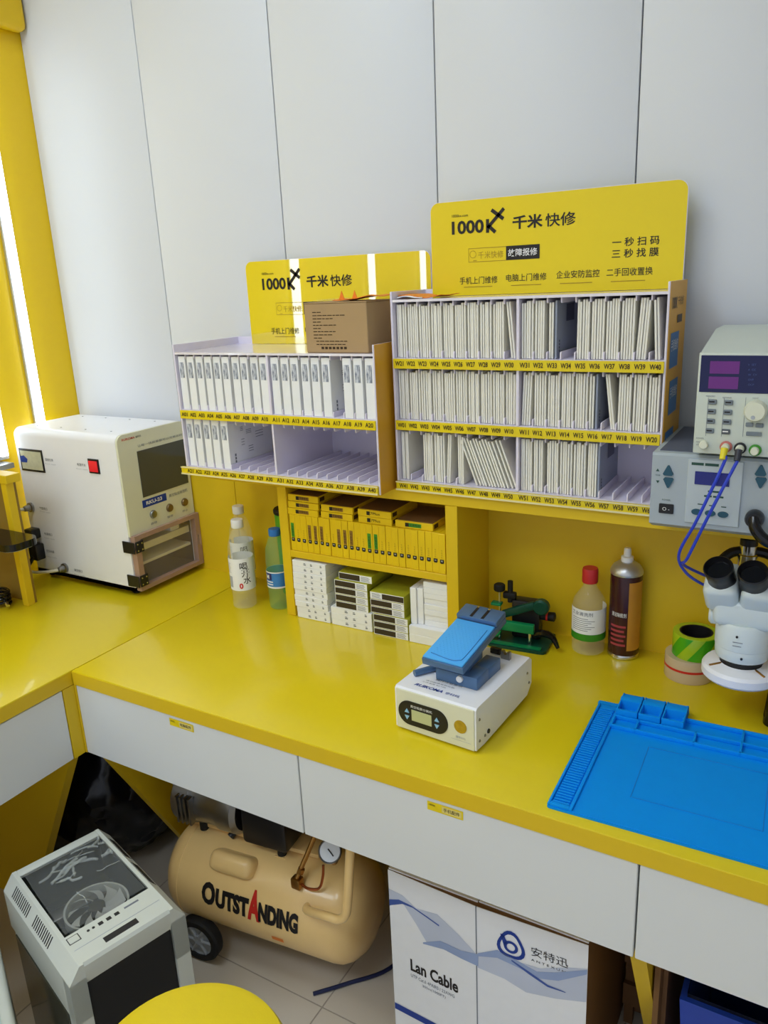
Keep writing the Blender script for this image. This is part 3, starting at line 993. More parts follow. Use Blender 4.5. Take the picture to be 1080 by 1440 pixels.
wrap_ink(bb, '工业清洗剂', bx, by, 0.0364, -2.45, ZD + 0.094, 0.009, w=0.05, bold=0.01)
for q in range(7):
    wrap(bb, bx, by, 0.0364, -2.4, -1.35 + 0.2 * ((q * 7) % 3), ZD + 0.060 + q * 0.0045, ZD + 0.0612 + q * 0.0045, 8)
part(bb, 'lettering', GRAYP, lb)
bx, by = 1.063, 0.585
t = thing('spray_can', 'maroon aerosol can with an amber panel and a white nozzle, in the right niche', 'can', (bx, by, ZD))
part(B().lathe([(0.030, 0.004), (0.0325, 0.010), (0.0325, 0.190), (0.031, 0.194)], 36, (bx, by, ZD)), 'can_body', MAROON, t)
part(B().lathe([(0.031, 0.0), (0.0335, 0.001), (0.0335, 0.006), (0.0315, 0.010)], 36, (bx, by, ZD + 0.0003)), 'base_rim', CHR, t)
part(B().lathe([(0.0335, 0.188), (0.0340, 0.191), (0.0335, 0.195), (0.028, 0.205), (0.017, 0.213), (0.0125, 0.214)], 36, (bx, by, ZD)), 'shoulder', ALU, t)
part(B().lathe([(0.0125, 0.213), (0.0125, 0.224), (0.008, 0.226), (0.0072, 0.240), (0.006, 0.243)], 24, (bx, by, ZD)), 'nozzle', WHT, t)
part(wrap(B(), bx, by, 0.0329, -1.15, 0.25, ZD + 0.022, ZD + 0.176, 16), 'amber_panel', AMBER, t)
bb = B()
wrap_ink(bb, '清洁除胶剂', bx, by, 0.0329, -2.25, ZD + 0.098, 0.010, w=0.033, bold=0.006)
part(bb, 'lettering', INKW, t)
bb = B()
for q in range(5):
    wrap(bb, bx, by, 0.0329, -2.3, -1.25 - 0.1 * (q % 2), ZD + 0.032 + q * 0.0105, ZD + 0.037 + q * 0.0105, 8)
part(bb, 'print', mat('dull_red_print', (170, 60, 70), 0.4), t)

# ================================================================== TAPES
bx, by = 1.203, 0.548
t = thing('tape_roll', 'wide clear packing tape roll with a red stripe, lying under the green one', 'tape', (bx, by, ZD))
part(B().lathe([(0.030, 0), (0.0465, 0), (0.047, 0.002), (0.047, 0.046), (0.0465, 0.048), (0.030, 0.048), (0.030, 0)], 48, (bx, by, ZD + 0.0003), cap=False), 'tape', TAPEB, t)
part(wrap(B(), bx, by, 0.0474, -PI, PI, ZD + 0.024, ZD + 0.029, 48), 'red_stripe', INKR, t)
part(B().lathe([(0.027, 0), (0.030, 0), (0.030, 0.048), (0.027, 0.048), (0.027, 0)], 40, (bx, by, ZD + 0.0003), cap=False), 'core', CARD, t)
bx, by = 1.212, 0.552
t = thing('tape_roll', 'lime and green striped tape roll resting on the packing tape', 'tape', (bx, by, ZD + 0.0485))
zt = ZD + 0.0486
part(B().lathe([(0.032, 0), (0.0435, 0), (0.044, 0.002), (0.044, 0.046), (0.0435, 0.048), (0.032, 0.048), (0.032, 0)], 48, (bx, by, zt), cap=False), 'tape', TAPEY, t)
part(B().lathe([(0.029, 0), (0.032, 0), (0.032, 0.048), (0.029, 0.048), (0.029, 0)], 40, (bx, by, zt), cap=False), 'core', BLKM, t)
bb = B()
bb.flat = True
for a0 in (-2.9, -1.75, -0.6):
    n, m = 8, 8
    vs, fs = [], []
    for k in range(n + 1):
        for j in range(m + 1):
            zz = k / n
            a = a0 + zz * 0.75 + j / m * 0.62
            vs.append((bx + 0.0444 * math.cos(a), by + 0.0444 * math.sin(a), zt + 0.001 + zz * 0.046))
    for k in range(n):
        for j in range(m):
            fs.append((k * (m + 1) + j, k * (m + 1) + j + 1, (k + 1) * (m + 1) + j + 1, (k + 1) * (m + 1) + j))
    bb.geo(vs, fs)
part(bb, 'green_stripes', TAPEG, t)

# ================================================================== CARTON + LEAFLETS ON RACK A
t = thing('carton', 'brown cardboard carton with black print standing on the low rack', 'box', (0.488, 0.47, 1.4062))
bxc = B().box(0.411, 0.566, 0.405, 0.520, 1.4064, 1.508, 0.0015, 1)
part(bxc, 'carton_body', CARD, t)
part(B().box(0.410, 0.567, 0.404, 0.462, 1.508, 1.5095), 'flap', CARD, t)
part(B().box(0.410, 0.567, 0.464, 0.521, 1.508, 1.5095), 'flap', CARD, t)
bb = B()
lr = random.Random(5)
for q, n_ in enumerate((2, 7, 5, 2, 6, 2, 6, 4, 2, 7, 8)):
    xx = 0.432 + (0.006 if q > 8 else 0)
    for k in range(n_):                       # print too small to read: word-sized dashes
        ww = lr.uniform(0.006, 0.012)
        quad(bb, (xx, 0.405, 1.489 - q * 0.0066), X, Z, ww, 0.0016)
        xx += ww + 0.0016
for k in range(7):
    quad(bb, (0.450 + k * 0.0095, 0.405, 1.414), X, Z, 0.0065, 0.005)
part(bb, 'print', INKBR, t)


def sheet(x0, x1, y0, y1, z, amp, nx=12, ny=4, th=0.0012, seed=0):
    rnd = random.Random(seed)
    ph = rnd.uniform(0, 6)
    vs, fs = [], []
    for s_ in (0, 1):
        for i in range(nx + 1):
            for j in range(ny + 1):
                u, v = i / nx, j / ny
                vs.append((x0 + u * (x1 - x0), y0 + v * (y1 - y0), z + amp * math.sin(u * 2.6 + ph) ** 2 + amp * 0.3 * math.sin(v * 3 + u * 5) ** 2 + th * s_))
    m = (nx + 1) * (ny + 1)
    for i in range(nx):
        for j in range(ny):
            a = i * (ny + 1) + j
            fs += [(a, a + 1, a + ny + 2, a + ny + 1), (a + m, a + m + ny + 1, a + m + ny + 2, a + m + 1)]
    for i in range(nx):
        a = i * (ny + 1)
        fs += [(a, a + ny + 1, a + ny + 1 + m, a + m), (a + ny, a + ny + m, a + ny + ny + 1 + m, a + 2 * ny + 1)]
    for j in range(ny):
        fs += [(j, j + m, j + 1 + m, j + 1), (j + nx * (ny + 1), j + 1 + nx * (ny + 1), j + 1 + nx * (ny + 1) + m, j + nx * (ny + 1) + m)]
    return B().geo(vs, fs)


t = thing('paper_cutout', 'orange cut-out paper with pointed tips lying across the brown carton', 'paper', (0.52, 0.46, 1.5096))
part(sheet(0.468, 0.575, 0.43, 0.50, 1.5096, 0.008, seed=2), 'paper_sheet', ORNG, t)
for x in (0.485, 0.517):
    part(B().geo([(x - 0.007, 0.44, 1.513), (x + 0.007, 0.44, 1.513), (x, 0.44, 1.531), (x - 0.007, 0.4412, 1.513), (x + 0.007, 0.4412, 1.513), (x, 0.4412, 1.531)], [(0, 1, 2), (5, 4, 3), (0, 3, 4, 1), (1, 4, 5, 2), (2, 5, 3, 0)]), 'tip', ORNG, t)
t = thing('paper_strip', 'orange paper strip lying on the left end of the tall rack', 'paper', (0.64, 0.50, 1.5095))
part(sheet(0.604, 0.70, 0.47, 0.56, 1.5096, 0.006, seed=4), 'paper_sheet', ORNG, t)
part(sheet(0.604, 0.66, 0.462, 0.470, 1.5096, 0.004, seed=5), 'white_edge', BOXW, t)
solo(sheet(0.415, 0.47, 0.41, 0.50, 1.5097, 0.004, seed=9), 'plastic_sheet', FILM, 'clear plastic film lying on the left part of the brown carton', 'film')

# ================================================================== LAMINATING MACHINE ON THE SIDE DESK
lm = thing('laminating_machine', 'large white laminating machine with a dark screen and clear door in the desk corner', 'machine', (-0.39, 0.497, ZD))
mx0, mx1, my0, my1, mz0, mz1 = -0.600, -0.190, 0.370, 0.616, 0.765, 1.196
zs = 0.925
body = B()
body.prism(rrect(my0, my1, zs, mz1, 0.022, 7, (0, 0, 1, 1)), mx0, mx1, 'x')
body.box(mx0, mx1, my0, my0 + 0.012, mz0, zs)
body.box(mx0, mx1, my1 - 0.012, my1, mz0, zs)
body.box(mx0, mx1, my0, my1, mz0, mz0 + 0.012)
body.box(mx0, -0.42, my0 + 0.002, my1 - 0.002, mz0 + 0.002, zs)
part(body, 'body', WMET, lm)
part(B().prism(rrect(my0 + 0.001, my1 - 0.001, 0.922, mz1 - 0.001, 0.021, 7, (0, 0, 1, 1)), mx1, mx1 + 0.007, 'x'), 'front_panel', CREAM, lm, 'cream front panel')
fx = mx1 + 0.007
ch = B().box(-0.419, -0.195, my0 + 0.0125, my0 + 0.014, mz0 + 0.0125, zs - 0.001).box(-0.419, -0.195, my1 - 0.014, my1 - 0.0125, mz0 + 0.0125, zs - 0.001).box(-0.4195, -0.418, my0 + 0.013, my1 - 0.013, mz0 + 0.0125, zs - 0.001).box(-0.418, -0.195, my0 + 0.013, my1 - 0.013, zs - 0.003, zs - 0.0005).box(-0.418, -0.195, my0 + 0.013, my1 - 0.013, mz0 + 0.0122, mz0 + 0.014)
part(ch, 'chamber', CHAMB, lm, 'dark chamber lining')
part(B().box(-0.41, -0.197, my0 + 0.016, my1 - 0.016, 0.868, 0.888, 0.001, 1), 'tray', CREAM, lm)
part(B().box(-0.41, -0.197, my0 + 0.016, my1 - 0.016, 0.828, 0.836, 0.001, 1), 'tray', CREAM, lm)
part(B().box(-0.24, -0.2, my1 - 0.085, my1 - 0.05, 0.888, 0.912, 0.003), 'latch_block', BOXW, lm)
for x in (mx0 + 0.03, mx1 - 0.03):
    for y in (my0 + 0.03, my1 - 0.03):
        part(B().lathe([(0.012, 0), (0.014, 0.003), (0.012, 0.0145)], 16, (x, y, ZD + 0.0004)), 'foot', RUB, lm)
# door
dz0, dz1, dx0, dx1, dy0, dy1 = 0.768, 0.924, fx - 0.006, fx + 0.012, my0 + 0.004, my1 + 0.002
dr = part(B().box(dx0, dx1, dy0, dy1, dz1 - 0.012, dz1).box(dx0, dx1, dy0, dy1, dz0, dz0 + 0.012).box(dx0, dx1, dy0, dy0 + 0.018, dz0 + 0.012, dz1 - 0.012).box(dx0, dx1, dy1 - 0.018, dy1, dz0 + 0.012, dz1 - 0.012), 'door', mat('rose_acrylic', (206, 170, 150), 0.15, var=0.05, trans=0.35, ior=1.3), lm, 'clear rose-tinted acrylic door')
part(B().box(dx0 + 0.006, dx0 + 0.009, dy0 + 0.018, dy1 - 0.018, dz0 + 0.012, dz1 - 0.012), 'pane', ACRY, dr)
part(B().box(dx1, dx1 + 0.008, dy1 - 0.016, dy1 - 0.006, 0.83, 0.862, 0.002), 'handle', ACRY, dr)
for zc in (0.893, 0.797):
    h = part(B().box(dx1, dx1 + 0.003, dy0 - 0.002, dy0 + 0.026, zc - 0.016, zc + 0.016, 0.001, 1).box(fx - 0.004, dx1 + 0.002, my0 - 0.004, my0 - 0.001, zc - 0.016, zc + 0.016, 0.001, 1).box(fx - 0.03, fx - 0.003, my0 - 0.0035, my0 - 0.0005, zc - 0.016, zc + 0.016), 'hinge', BLK, dr)
    for dy in (0.004, 0.019):
        for dz in (-0.009, 0.009):
            part(B().lathe([(0.0022, 0), (0.0022, 0.001), (0.001, 0.0016)], 8, (dx1 + 0.003, dy0 + dy, zc + dz), X), 'screw', CHR, h)
# front details


def fxp(px, py):
    return on(px, py, 'x', fx)


p0, p1 = fxp(201, 700), fxp(260, 618)
scr = part(B().box(fx, fx + 0.0015, p0.y, fxp(265, 680).y, fxp(201, 700).z, fxp(192, 635).z, 0.0005, 1), 'screen', DARKG, lm)
tg = fxp(201, 715)
part(quad(B(), (fx, tg.y, tg.z), Y, Z, 0.088, 0.021), 'model_tag', INKB, lm)
bb = B(); ink(bb, 'RKU-23', (fx, tg.y + 0.013, tg.z + 0.006), Y, Z, h=0.010, w=0.058, bold=0.03, lift=0.0012); part(bb, 'lettering', INKW, lm)
bb = B()
ink(bb, '真空贴合除泡机', (fx, tg.y + 0.098, tg.z + 0.005), Y, Z, h=0.009, w=0.072, bold=0.004)
ink(bb, '让每一块屏幕都可以完美如初', (fx, p0.y + 0.005, fxp(192, 635).z + 0.010), Y, Z, h=0.007, w=0.165)
for k, (px, py) in enumerate(((215, 723), (238, 714), (259, 706))):
    c = fxp(px, py)
    part(B().lathe([(0.0115, 0), (0.0115, 0.003), (0.010, 0.006), (0.006, 0.007)], 20, c, X), 'push_button', STEEL if k == 0 else BRONZE, lm)
    ink(bb, ('启动', '暂停', '停止')[k], (fx, c.y - 0.012, c.z - 0.028), Y, Z, h=0.0065, w=0.022)
part(bb, 'lettering', GRAYP, lm)
bb = B()
lg = fxp(171, 621)
ink(bb, 'RUIKOMA', (fx, lg.y, lg.z), Y, Z, h=0.006, w=0.044, bold=0.01)
part(bb, 'lettering', INKR, lm)
bb = B(); ink(bb, '睿科玛', (fx, lg.y + 0.047, lg.z), Y, Z, h=0.006); part(bb, 'lettering', INK, lm)
# left face details


def fyp(px, py):
    return on(px, py, 'y', my0)


a, c = fyp(32, 661), fyp(57, 633)
sk = part(B().box(a.x, c.x + 0.006, my0 - 0.002, my0, a.z, c.z, 0.0005, 1), 'display_frame', BLK, lm)
part(B().box(a.x + 0.006, c.x, my0 - 0.0026, my0 - 0.002, a.z + 0.006, c.z - 0.006), 'display', mat('meter_face', (206, 206, 176), 0.2, var=0.15, scale=90), sk)
part(B().prism([(a.x + 0.004, a.z + 0.025), (a.x + 0.03, a.z + 0.025), (a.x + 0.034, a.z + 0.035), (a.x + 0.02, a.z + 0.045), (a.x + 0.004, a.z + 0.042)], my0 - 0.0032, my0 - 0.0026, 'y'), 'display_mark', INKB, sk)
a, c = fyp(128, 665), fyp(137, 648)
sw = part(B().box(a.x - 0.003, c.x + 0.005, my0 - 0.003, my0, a.z, c.z + 0.004, 0.0006, 1), 'switch_frame', BLK, lm)
part(B().box(a.x + 0.002, c.x + 0.001, my0 - 0.006, my0 - 0.003, a.z + 0.005, c.z - 0.001, 0.001), 'rocker', REDL, sw)
bb = B()
for px, py, s1 in ((64, 648, '温度仪表'), (109, 655, '电源开关'), (56, 716, '气管接口'), (63, 752, '电源插口'), (66, 776, '空压机电源'), (105, 803, '真空接口')):
    o = fyp(px, py)
    ink(bb, s1, (o.x, my0, o.z), X, Z, h=0.008, w=0.034, bold=0.01)
part(bb, 'lettering', GRAYP, lm)
bb = B()
for px, py in ((64, 653), (108, 660), (57, 720), (63, 757), (66, 783), (105, 808)):
    o = fyp(px, py)
    ink(bb, 'Power supply', (o.x, my0, o.z), X, Z, h=0.004, w=0.045)
part(bb, 'lettering', LGRAYP, lm)
for px, py in ((44, 713), (92, 798)):
    o = fyp(px, py)
    pt = part(B().lathe([(0.014, 0), (0.014, 0.006), (0.010, 0.008), (0.008, 0.022), (0.006, 0.024)], 14, o, -Y), 'air_port', STEEL, lm)
    e = o + Vector((0, -0.024, 0))
    part(B().tube([e, e + Vector((-0.03, -0.02, -0.003)), e + Vector((-0.10, -0.02, -0.012)), e + Vector((-0.2, 0.012, -0.01))] if px > 60 else [e, e + Vector((-0.03, -0.012, -0.008)), e + Vector((-0.09, 0.0, -0.05))], 0.0045), 'air_hose', mat('cream_hose', (226, 220, 196), 0.3), pt)
for px, py, w_, h_ in ((52, 748, 0.036, 0.030), (58, 773, 0.036, 0.048)):
    o = fyp(px, py)
    pl = part(B().box(o.x - w_ / 2, o.x + w_ / 2, my0 - 0.03, my0, o.z - h_ / 2, o.z + h_ / 2, 0.004), 'power_plug', BLK, lm)
    part(B().tube([(o.x, my0 - 0.028, o.z - h_ / 4), (o.x - 0.02, my0 - 0.04, o.z - h_ / 2 - 0.02), (o.x - 0.05, my0 - 0.035, max(ZD + 0.012, o.z - 0.09)), (o.x - 0.16, my0 - 0.045, ZD + 0.010)], 0.006), 'power_cord', BLK, pl)
for k in range(4):
    for y in (my0 + 0.045, my1 - 0.045):
        part(B().lathe([(0.0028, 0), (0.0022, 0.0012)], 8, (mx0 + 0.05 + k * 0.1, y, mz1 - 0.0002)), 'screw', STEEL, lm)

# ================================================================== SCREEN SEPARATOR WITH THE BLUE STAGE
RZ = math.radians(-4.5)
sp = thing('screen_separator', 'white screen separating machine with a tilted blue heating stage on the desk', 'machine', (0.855, 0.2227, ZD), RZ)
w_, d_, h_ = 0.167, 0.228, 0.088
x0, x1, y0, y1 = -w_ / 2, w_ / 2, -d_ / 2, d_ / 2
part(B().prism([(y0, 0.006), (y0, h_ - 0.004), (y0 + 0.004, h_), (y1 - 0.008, h_), (y1, h_ - 0.008), (y1, 0.03), (y1 - 0.02, 0.012), (y0 + 0.03, 0.004)], x0, x1, 'x'), 'housing', WMET, sp)
part(B().box(x0 + 0.003, x1 - 0.003, y0 - 0.002, y0 + 0.001, 0.005, h_ - 0.003, 0.001, 1), 'front_panel', CREAM, sp)
for fx_ in (x0 + 0.015, x1 - 0.015):
    for fy_ in (y0 + 0.02, y1 - 0.02):
        part(B().lathe([(0.007, 0), (0.007, 0.010)], 12, (fx_, fy_, 0.0003)), 'foot', RUB, sp)
for sy_, sz_ in ((y0 + 0.012, 0.062), (y0 + 0.012, 0.02), (y0 + 0.032, 0.02), (y1 - 0.02, 0.06), (y1 - 0.012, 0.036)):
    part(B().lathe([(0.003, 0), (0.002, 0.0015)], 10, (x1, sy_, sz_), X), 'screw', STEEL, sp)
part(B().lathe([(0.0045, 0), (0.004, 0.002)], 12, (x1, y0 + 0.045, 0.022), X), 'screw', BLK, sp)
pn = part(B().prism(rrect(x0 + 0.008, x0 + 0.112, 0.018, 0.066, 0.0235, 8), y0 - 0.0035, y0 - 0.002, 'y'), 'control_panel', BLK, sp)
part(B().box(x0 + 0.037, x0 + 0.079, y0 - 0.0042, y0 - 0.0035, 0.029, 0.051), 'display', LCD, pn)
bb = B()
ink(bb, '真空吸屏分离机', (x0 + 0.035, y0 - 0.0035, 0.055), X, Z, h=0.0055, w=0.046, bold=0.004)
part(bb, 'lettering', INKW, pn)
for q, (ux, uz, up) in enumerate(((0.027, 0.046, 1), (0.027, 0.033, -1), (0.090, 0.046, 1), (0.090, 0.033, -1))):
    s = 0.0048
    part(B().prism([(x0 + ux - s, uz - up * s * 0.7), (x0 + ux + s, uz - up * s * 0.7), (x0 + ux, uz + up * s)], y0 - 0.0047, y0 - 0.0035, 'y'), 'arrow_button', mat('button_blue', (150, 200, 235), 0.4), pn)
part(B().lathe([(0.0125, 0), (0.0125, 0.0008)], 24, (x0 + 0.137, y0 - 0.002, 0.046), -Y), 'gold_seal', GOLD, sp)
bb = B()
ink(bb, '睿科玛', (x0 + 0.127, y0 - 0.002, 0.022), X, Z, h=0.005, w=0.02)
quad(bb, (x0 + 0.118, y0 - 0.002, 0.018), X, Z, 0.04, 0.0006)
part(bb, 'lettering', LGRAYP, sp)
bb = B()
ink(bb, 'RUIKOMA', (x0 + 0.030, y0 + 0.018, h_), X, Y, h=0.0085, w=0.058, bold=0.02, shear=0.3)
ink(bb, '睿科玛', (x0 + 0.094, y0 + 0.018, h_), X, Y, h=0.0075, w=0.028, bold=0.004)
part(bb, 'lettering', INKB, sp)
bb = B()
ink(bb, '操作注意事项', (x0 + 0.055, y0 + 0.052, h_), X, Y, h=0.006, w=0.055, bold=0.004)
ink(bb, '请勿触摸发热台面', (x0 + 0.040, y0 + 0.042, h_), X, Y, h=0.004, w=0.06)
ink(bb, '工作温度 80-100', (x0 + 0.036, y0 + 0.035, h_), X, Y, h=0.004, w=0.05)
part(bb, 'lettering', GRAYP, sp)
# stage
st = part(B().box(-0.030, 0.056, -0.058, -0.012, h_, h_ + 0.024, 0.002).box(0.026, 0.056, -0.014, 0.036, h_, h_ + 0.024, 0.002).box(-0.024, 0.006, -0.014, 0.060, h_, h_ + 0.022, 0.002), 'stage_base', BLUEG, sp)
part(B().lathe([(0.0062, 0), (0.0062, 0.005), (0.003, 0.007)], 16, (0.022, -0.058, h_ + 0.016), -Y), 'clamp_knob', WHT, st)
part(B().cyl((-0.070, -0.068, h_ + 0.0065), (-0.047, -0.028, h_ + 0.0065), 0.0062).cyl((-0.047, -0.028, h_ + 0.0065), (-0.030, -0.038, h_ + 0.008), 0.003), 'lever', BLUEG, st)
TM = Matrix.Translation((0.012, -0.080, h_ + 0.050)) @ Matrix.Rotation(math.radians(10.5), 4, 'X')
plate = B().box(-0.058, 0.028, 0.0, 0.175, -0.014, 0.0, 0.002).xf(TM)
pp = part(plate, 'heating_stage', BLUEG, sp, 'blue-grey tilted stage plate')
part(B().box(-0.040, 0.020, 0.03, 0.08, -0.032, -0.013, 0.002).xf(TM), 'tilt_bracket', BLUEG, pp)
part(B().box(-0.056, 0.026, 0.002, 0.132, 0.0, 0.004, 0.0015).xf(TM), 'silicone_pad', BLUEL, pp, 'light blue silicone pad')
dot = B().lathe([(0.0012, 0), (0.0008, 0.0006)], 6)
bb = B()
for i in range(8):
    for j in range(17):
        bb.lathe([(0.0012, 0), (0.0007, 0.0007)], 6, (-0.043 + i * 0.0075 + (0.0037 if j % 2 else 0), 0.022 + j * 0.0056, 0.004))
bb.xf(TM)
dots = part(bb, 'grip_dots', BLUEL, pp)
dots['kind'] = 'stuff'
dot.bm.free()
rim = B()
pts = [(-0.046, 0.016, 0.0043), (-0.005, 0.010, 0.0043), (0.012, 0.014, 0.0043), (0.018, 0.028, 0.0043), (0.018, 0.115, 0.0043)]
part(rim.tube(pts, 0.0009, 6).xf(TM), 'pad_rim', mat('deeper_blue', (40, 120, 200), 0.45), pp)
part(B().box(-0.058, 0.028, 0.134, 0.175, 0.0, 0.012, 0.002).xf(TM), 'end_block', BLUEG, pp)
for x in (-0.03, -0.006):
    part(B().box(x, x + 0.006, 0.136, 0.166, 0.012, 0.0125).xf(TM), 'slot', BLK, pp)
    part(B().lathe([(0.003, 0), (0.003, 0.002)], 10, (x + 0.003, 0.168, 0.012)).xf(TM), 'screw', CHR, pp)
part(B().prism([(-0.009, 0), (0.009, 0), (0.009, 0.016), (0.004, 0.016), (0.002, 0.010), (-0.002, 0.010), (-0.004, 0.016), (-0.009, 0.016)], 0.0, 0.008, 'y').xf(Matrix.Translation((0.046, 0.075, h_))), 'rest_bracket', STEEL, sp)
part(B().box(0.008, 0.030, 0.085, 0.095, h_, h_ + 0.012, 0.002), 'cable_inlet', BLK, sp)
bb = B(); quad(bb, (0.0, 0.074, h_), X, Y, 0.03, 0.008); part(bb, 'warning_sticker', BOXW, sp)

# ================================================================== GREEN BOARD HOLDER
gh = thing('board_holder', 'green and black circuit board holder with knobs in the right niche', 'tool', (0.850, 0.552, ZD), math.radians(4))
part(B().prism(rrect(-0.072, 0.062, -0.052, 0.05, 0.012), 0.0003, 0.007, 'z'), 'base_plate', GREEND, gh)
part(B().box(-0.07, 0.05, -0.046, -0.036, 0.007, 0.010), 'base_rail', GREEN, gh)
part(B().box(-0.058, 0.030, -0.03, -0.018, 0.034, 0.056, 0.002), 'clamp_bar', GREEN, gh)
part(B().cyl((-0.05, -0.024, 0.007), (-0.05, -0.024, 0.036), 0.004).cyl((0.02, -0.024, 0.007), (0.02, -0.024, 0.036), 0.004), 'bar_post', CHR, gh)
part(B().lathe([(0.013, 0), (0.014, 0.002), (0.014, 0.010), (0.011, 0.012)], 10, (-0.056, -0.03, 0.034), -Y), 'side_knob', GREEN, gh)
part(B().box(-0.03, 0.035, 0.0, 0.032, 0.007, 0.098, 0.006), 'tower', BLK, gh)
part(B().box(-0.052, 0.03, -0.012, 0.002, 0.070, 0.088, 0.004).xf(Matrix.Translation((-0.01, 0, 0.08)) @ Matrix.Rotation(math.radians(-24), 4, 'Y') @ Matrix.Translation((0.01, 0, -0.08))), 'arm', GREEND, gh)
part(B().box(-0.074, -0.05, -0.014, 0.004, 0.083, 0.090, 0.002), 'arm_plate', GREEN, gh)
part(B().cyl((-0.056, -0.004, 0.06), (-0.056, -0.004, 0.125), 0.0032), 'screw_rod', CHR, gh)
part(B().lathe([(0.011, 0), (0.013, 0.003), (0.013, 0.013), (0.010, 0.016)], 12, (-0.056, -0.004, 0.118)), 'top_knob', BLKM, gh)
part(B().cyl((-0.034, 0.006, 0.09), (-0.034, 0.006, 0.140), 0.006), 'rod', BLKM, gh)
part(B().box(-0.05, -0.02, -0.002, 0.014, 0.098, 0.114, 0.004), 'rod_clamp', BLKM, gh)
part(B().lathe([(0.016, 0), (0.018, 0.003), (0.018, 0.016), (0.014, 0.02)], 20, (0.040, 0.006, 0.092), -Y), 'focus_knob', GREEND, gh)
part(B().lathe([(0.010, 0), (0.0105, 0.03), (0.006, 0.032)], 16, (0.036, 0.012, 0.065), X), 'red_banded_grip', BLKM, gh)
part(B().lathe([(0.0108, 0), (0.0108, 0.004)], 16, (0.048, 0.012, 0.065), X), 'red_band', INKR, gh)
part(B().tube([(0.03, -0.02, 0.030), (0.05, -0.026, 0.040), (0.072, -0.03, 0.036), (0.086, -0.034, 0.014)], [0.006, 0.0065, 0.007, 0.0072, 0.0075, 0.008, 0.008, 0.008, 0.008, 0.008, 0.0078, 0.0075, 0.007, 0.0065, 0.006, 0.0055, 0.005, 0.0045, 0.004]), 'curved_handle', BLKG, gh)

# ================================================================== SOLDERING STATION
gy = 0.362
sx0, sx1, sz0, sz1 = 1.1465, 1.56, 1.1095, 1.248
ss = thing('soldering_station', 'grey rework station with blue display and teal buttons on the hutch board', 'machine', (1.35, 0.49, sz0))
part(B().prism([(gy, sz0 + 0.014), (gy, sz1 - 0.004), (gy + 0.004, sz1), (0.615, sz1), (0.615, sz0 + 0.0004), (gy + 0.03, sz0 + 0.0004)], sx0, sx1, 'x'), 'housing', STAT, ss)
part(B().box(sx0 + 0.008, sx1 - 0.008, gy + 0.02, 0.605, sz1, sz1 + 0.0012), 'top_cover', STATD, ss)


def g(px, py):
    return on(px, py, 'y', gy)


part(B().box(g(969, 640).x, g(1042, 700).x, gy - 0.003, gy + 0.001, sz0 + 0.022, sz1 - 0.006, 0.001, 1), 'centre_panel', mat('station_pale', (188, 198, 202), 0.45), ss)
for px in (940, 1070):
    for up, py in ((1, 662), (-1, 678)):
        c = g(px, py)
        w2, h2 = 0.0085, 0.0095
        poly = [(c.x - w2, c.z - up * h2 * 0.55), (c.x - w2 * 0.75, c.z - up * h2 * 0.85), (c.x + w2 * 0.75, c.z - up * h2 * 0.85), (c.x + w2, c.z - up * h2 * 0.55), (c.x + w2 * 0.15, c.z + up * h2), (c.x - w2 * 0.15, c.z + up * h2)]
        part(B().prism(poly, gy - 0.003, gy, 'y'), 'arrow_button', TEAL, ss)
c = g(937, 715)
pw = part(B().box(c.x - 0.012, c.x + 0.012, gy - 0.003, gy, c.z - 0.0085, c.z + 0.0085, 0.001, 1), 'power_switch', BLK, ss)
bb = B(); ink(bb, 'O -', (c.x, gy - 0.003, c.z - 0.003), X, Z, h=0.006, align='c'); part(bb, 'lettering', INKW, pw)
a, c = g(977, 680), g(1027, 668)
part(B().box(a.x, c.x, gy - 0.0045, gy - 0.003, a.z, c.z + 0.003, 0.0005, 1), 'display', mat('blue_lcd', (28, 34, 110), 0.2, emit=0.15), ss)
for px, py in ((980, 719), (999, 721), (1017, 723)):
    c = g(px, py)
    part(B().lathe([(0.0085, 0), (0.008, 0.0025)], 20, (0, 0, 0), -Y).xf(Matrix.Translation((c.x, gy - 0.003, c.z)) @ Matrix.Diagonal((1, 1, 0.62, 1))), 'oval_button', TEAL, ss)
bb = B()
c = g(973, 653); quad(bb, (c.x, gy - 0.003, c.z), X, Z, 0.019, 0.0045); quad(bb, (c.x + 0.021, gy - 0.003, c.z), X, Z, 0.021, 0.0045)
c = g(1004, 692); quad(bb, (c.x - 0.009, gy - 0.003, c.z), X, Z, 0.018, 0.003)
c = g(1004, 699); quad(bb, (c.x - 0.015, gy - 0.003, c.z), X, Z, 0.012, 0.003); quad(bb, (c.x - 0.001, gy - 0.003, c.z), X, Z, 0.016, 0.003)
for px, py in ((985, 709), (1001, 711), (1018, 713)):
    c = g(px, py); quad(bb, (c.x - 0.004, gy - 0.003, c.z), X, Z, 0.008, 0.0016)
for px, py in ((937, 704),):
    c = g(px, py); ink(bb, 'POWER', (c.x, gy, c.z), X, Z, h=0.0028, align='c')
for px, py, s in ((925, 661, '▲'), (925, 677, '▼')):
    c = g(px, py)
    up = 1 if py < 670 else -1
    bb.flat = True
    bb.geo([(c.x - 0.003, gy - 0.0007, c.z - up * 0.002), (c.x + 0.003, gy - 0.0007, c.z - up * 0.002), (c.x, gy - 0.0007, c.z + up * 0.003)], [(0, 1, 2) if up > 0 else (2, 1, 0)])
c = g(925, 669); ink(bb, 'TEMP', (c.x, gy, c.z), X, Z, h=0.0024, align='c')
part(bb, 'lettering', mat('dark_green_ink', (40, 78, 66), 0.5, var=0), ss)
c = g(1062, 727)
hp = thing('iron_plug', 'black right-angled plug with a thick cable on the rework station front', 'plug', (c.x, gy - 0.03, c.z - 0.03))
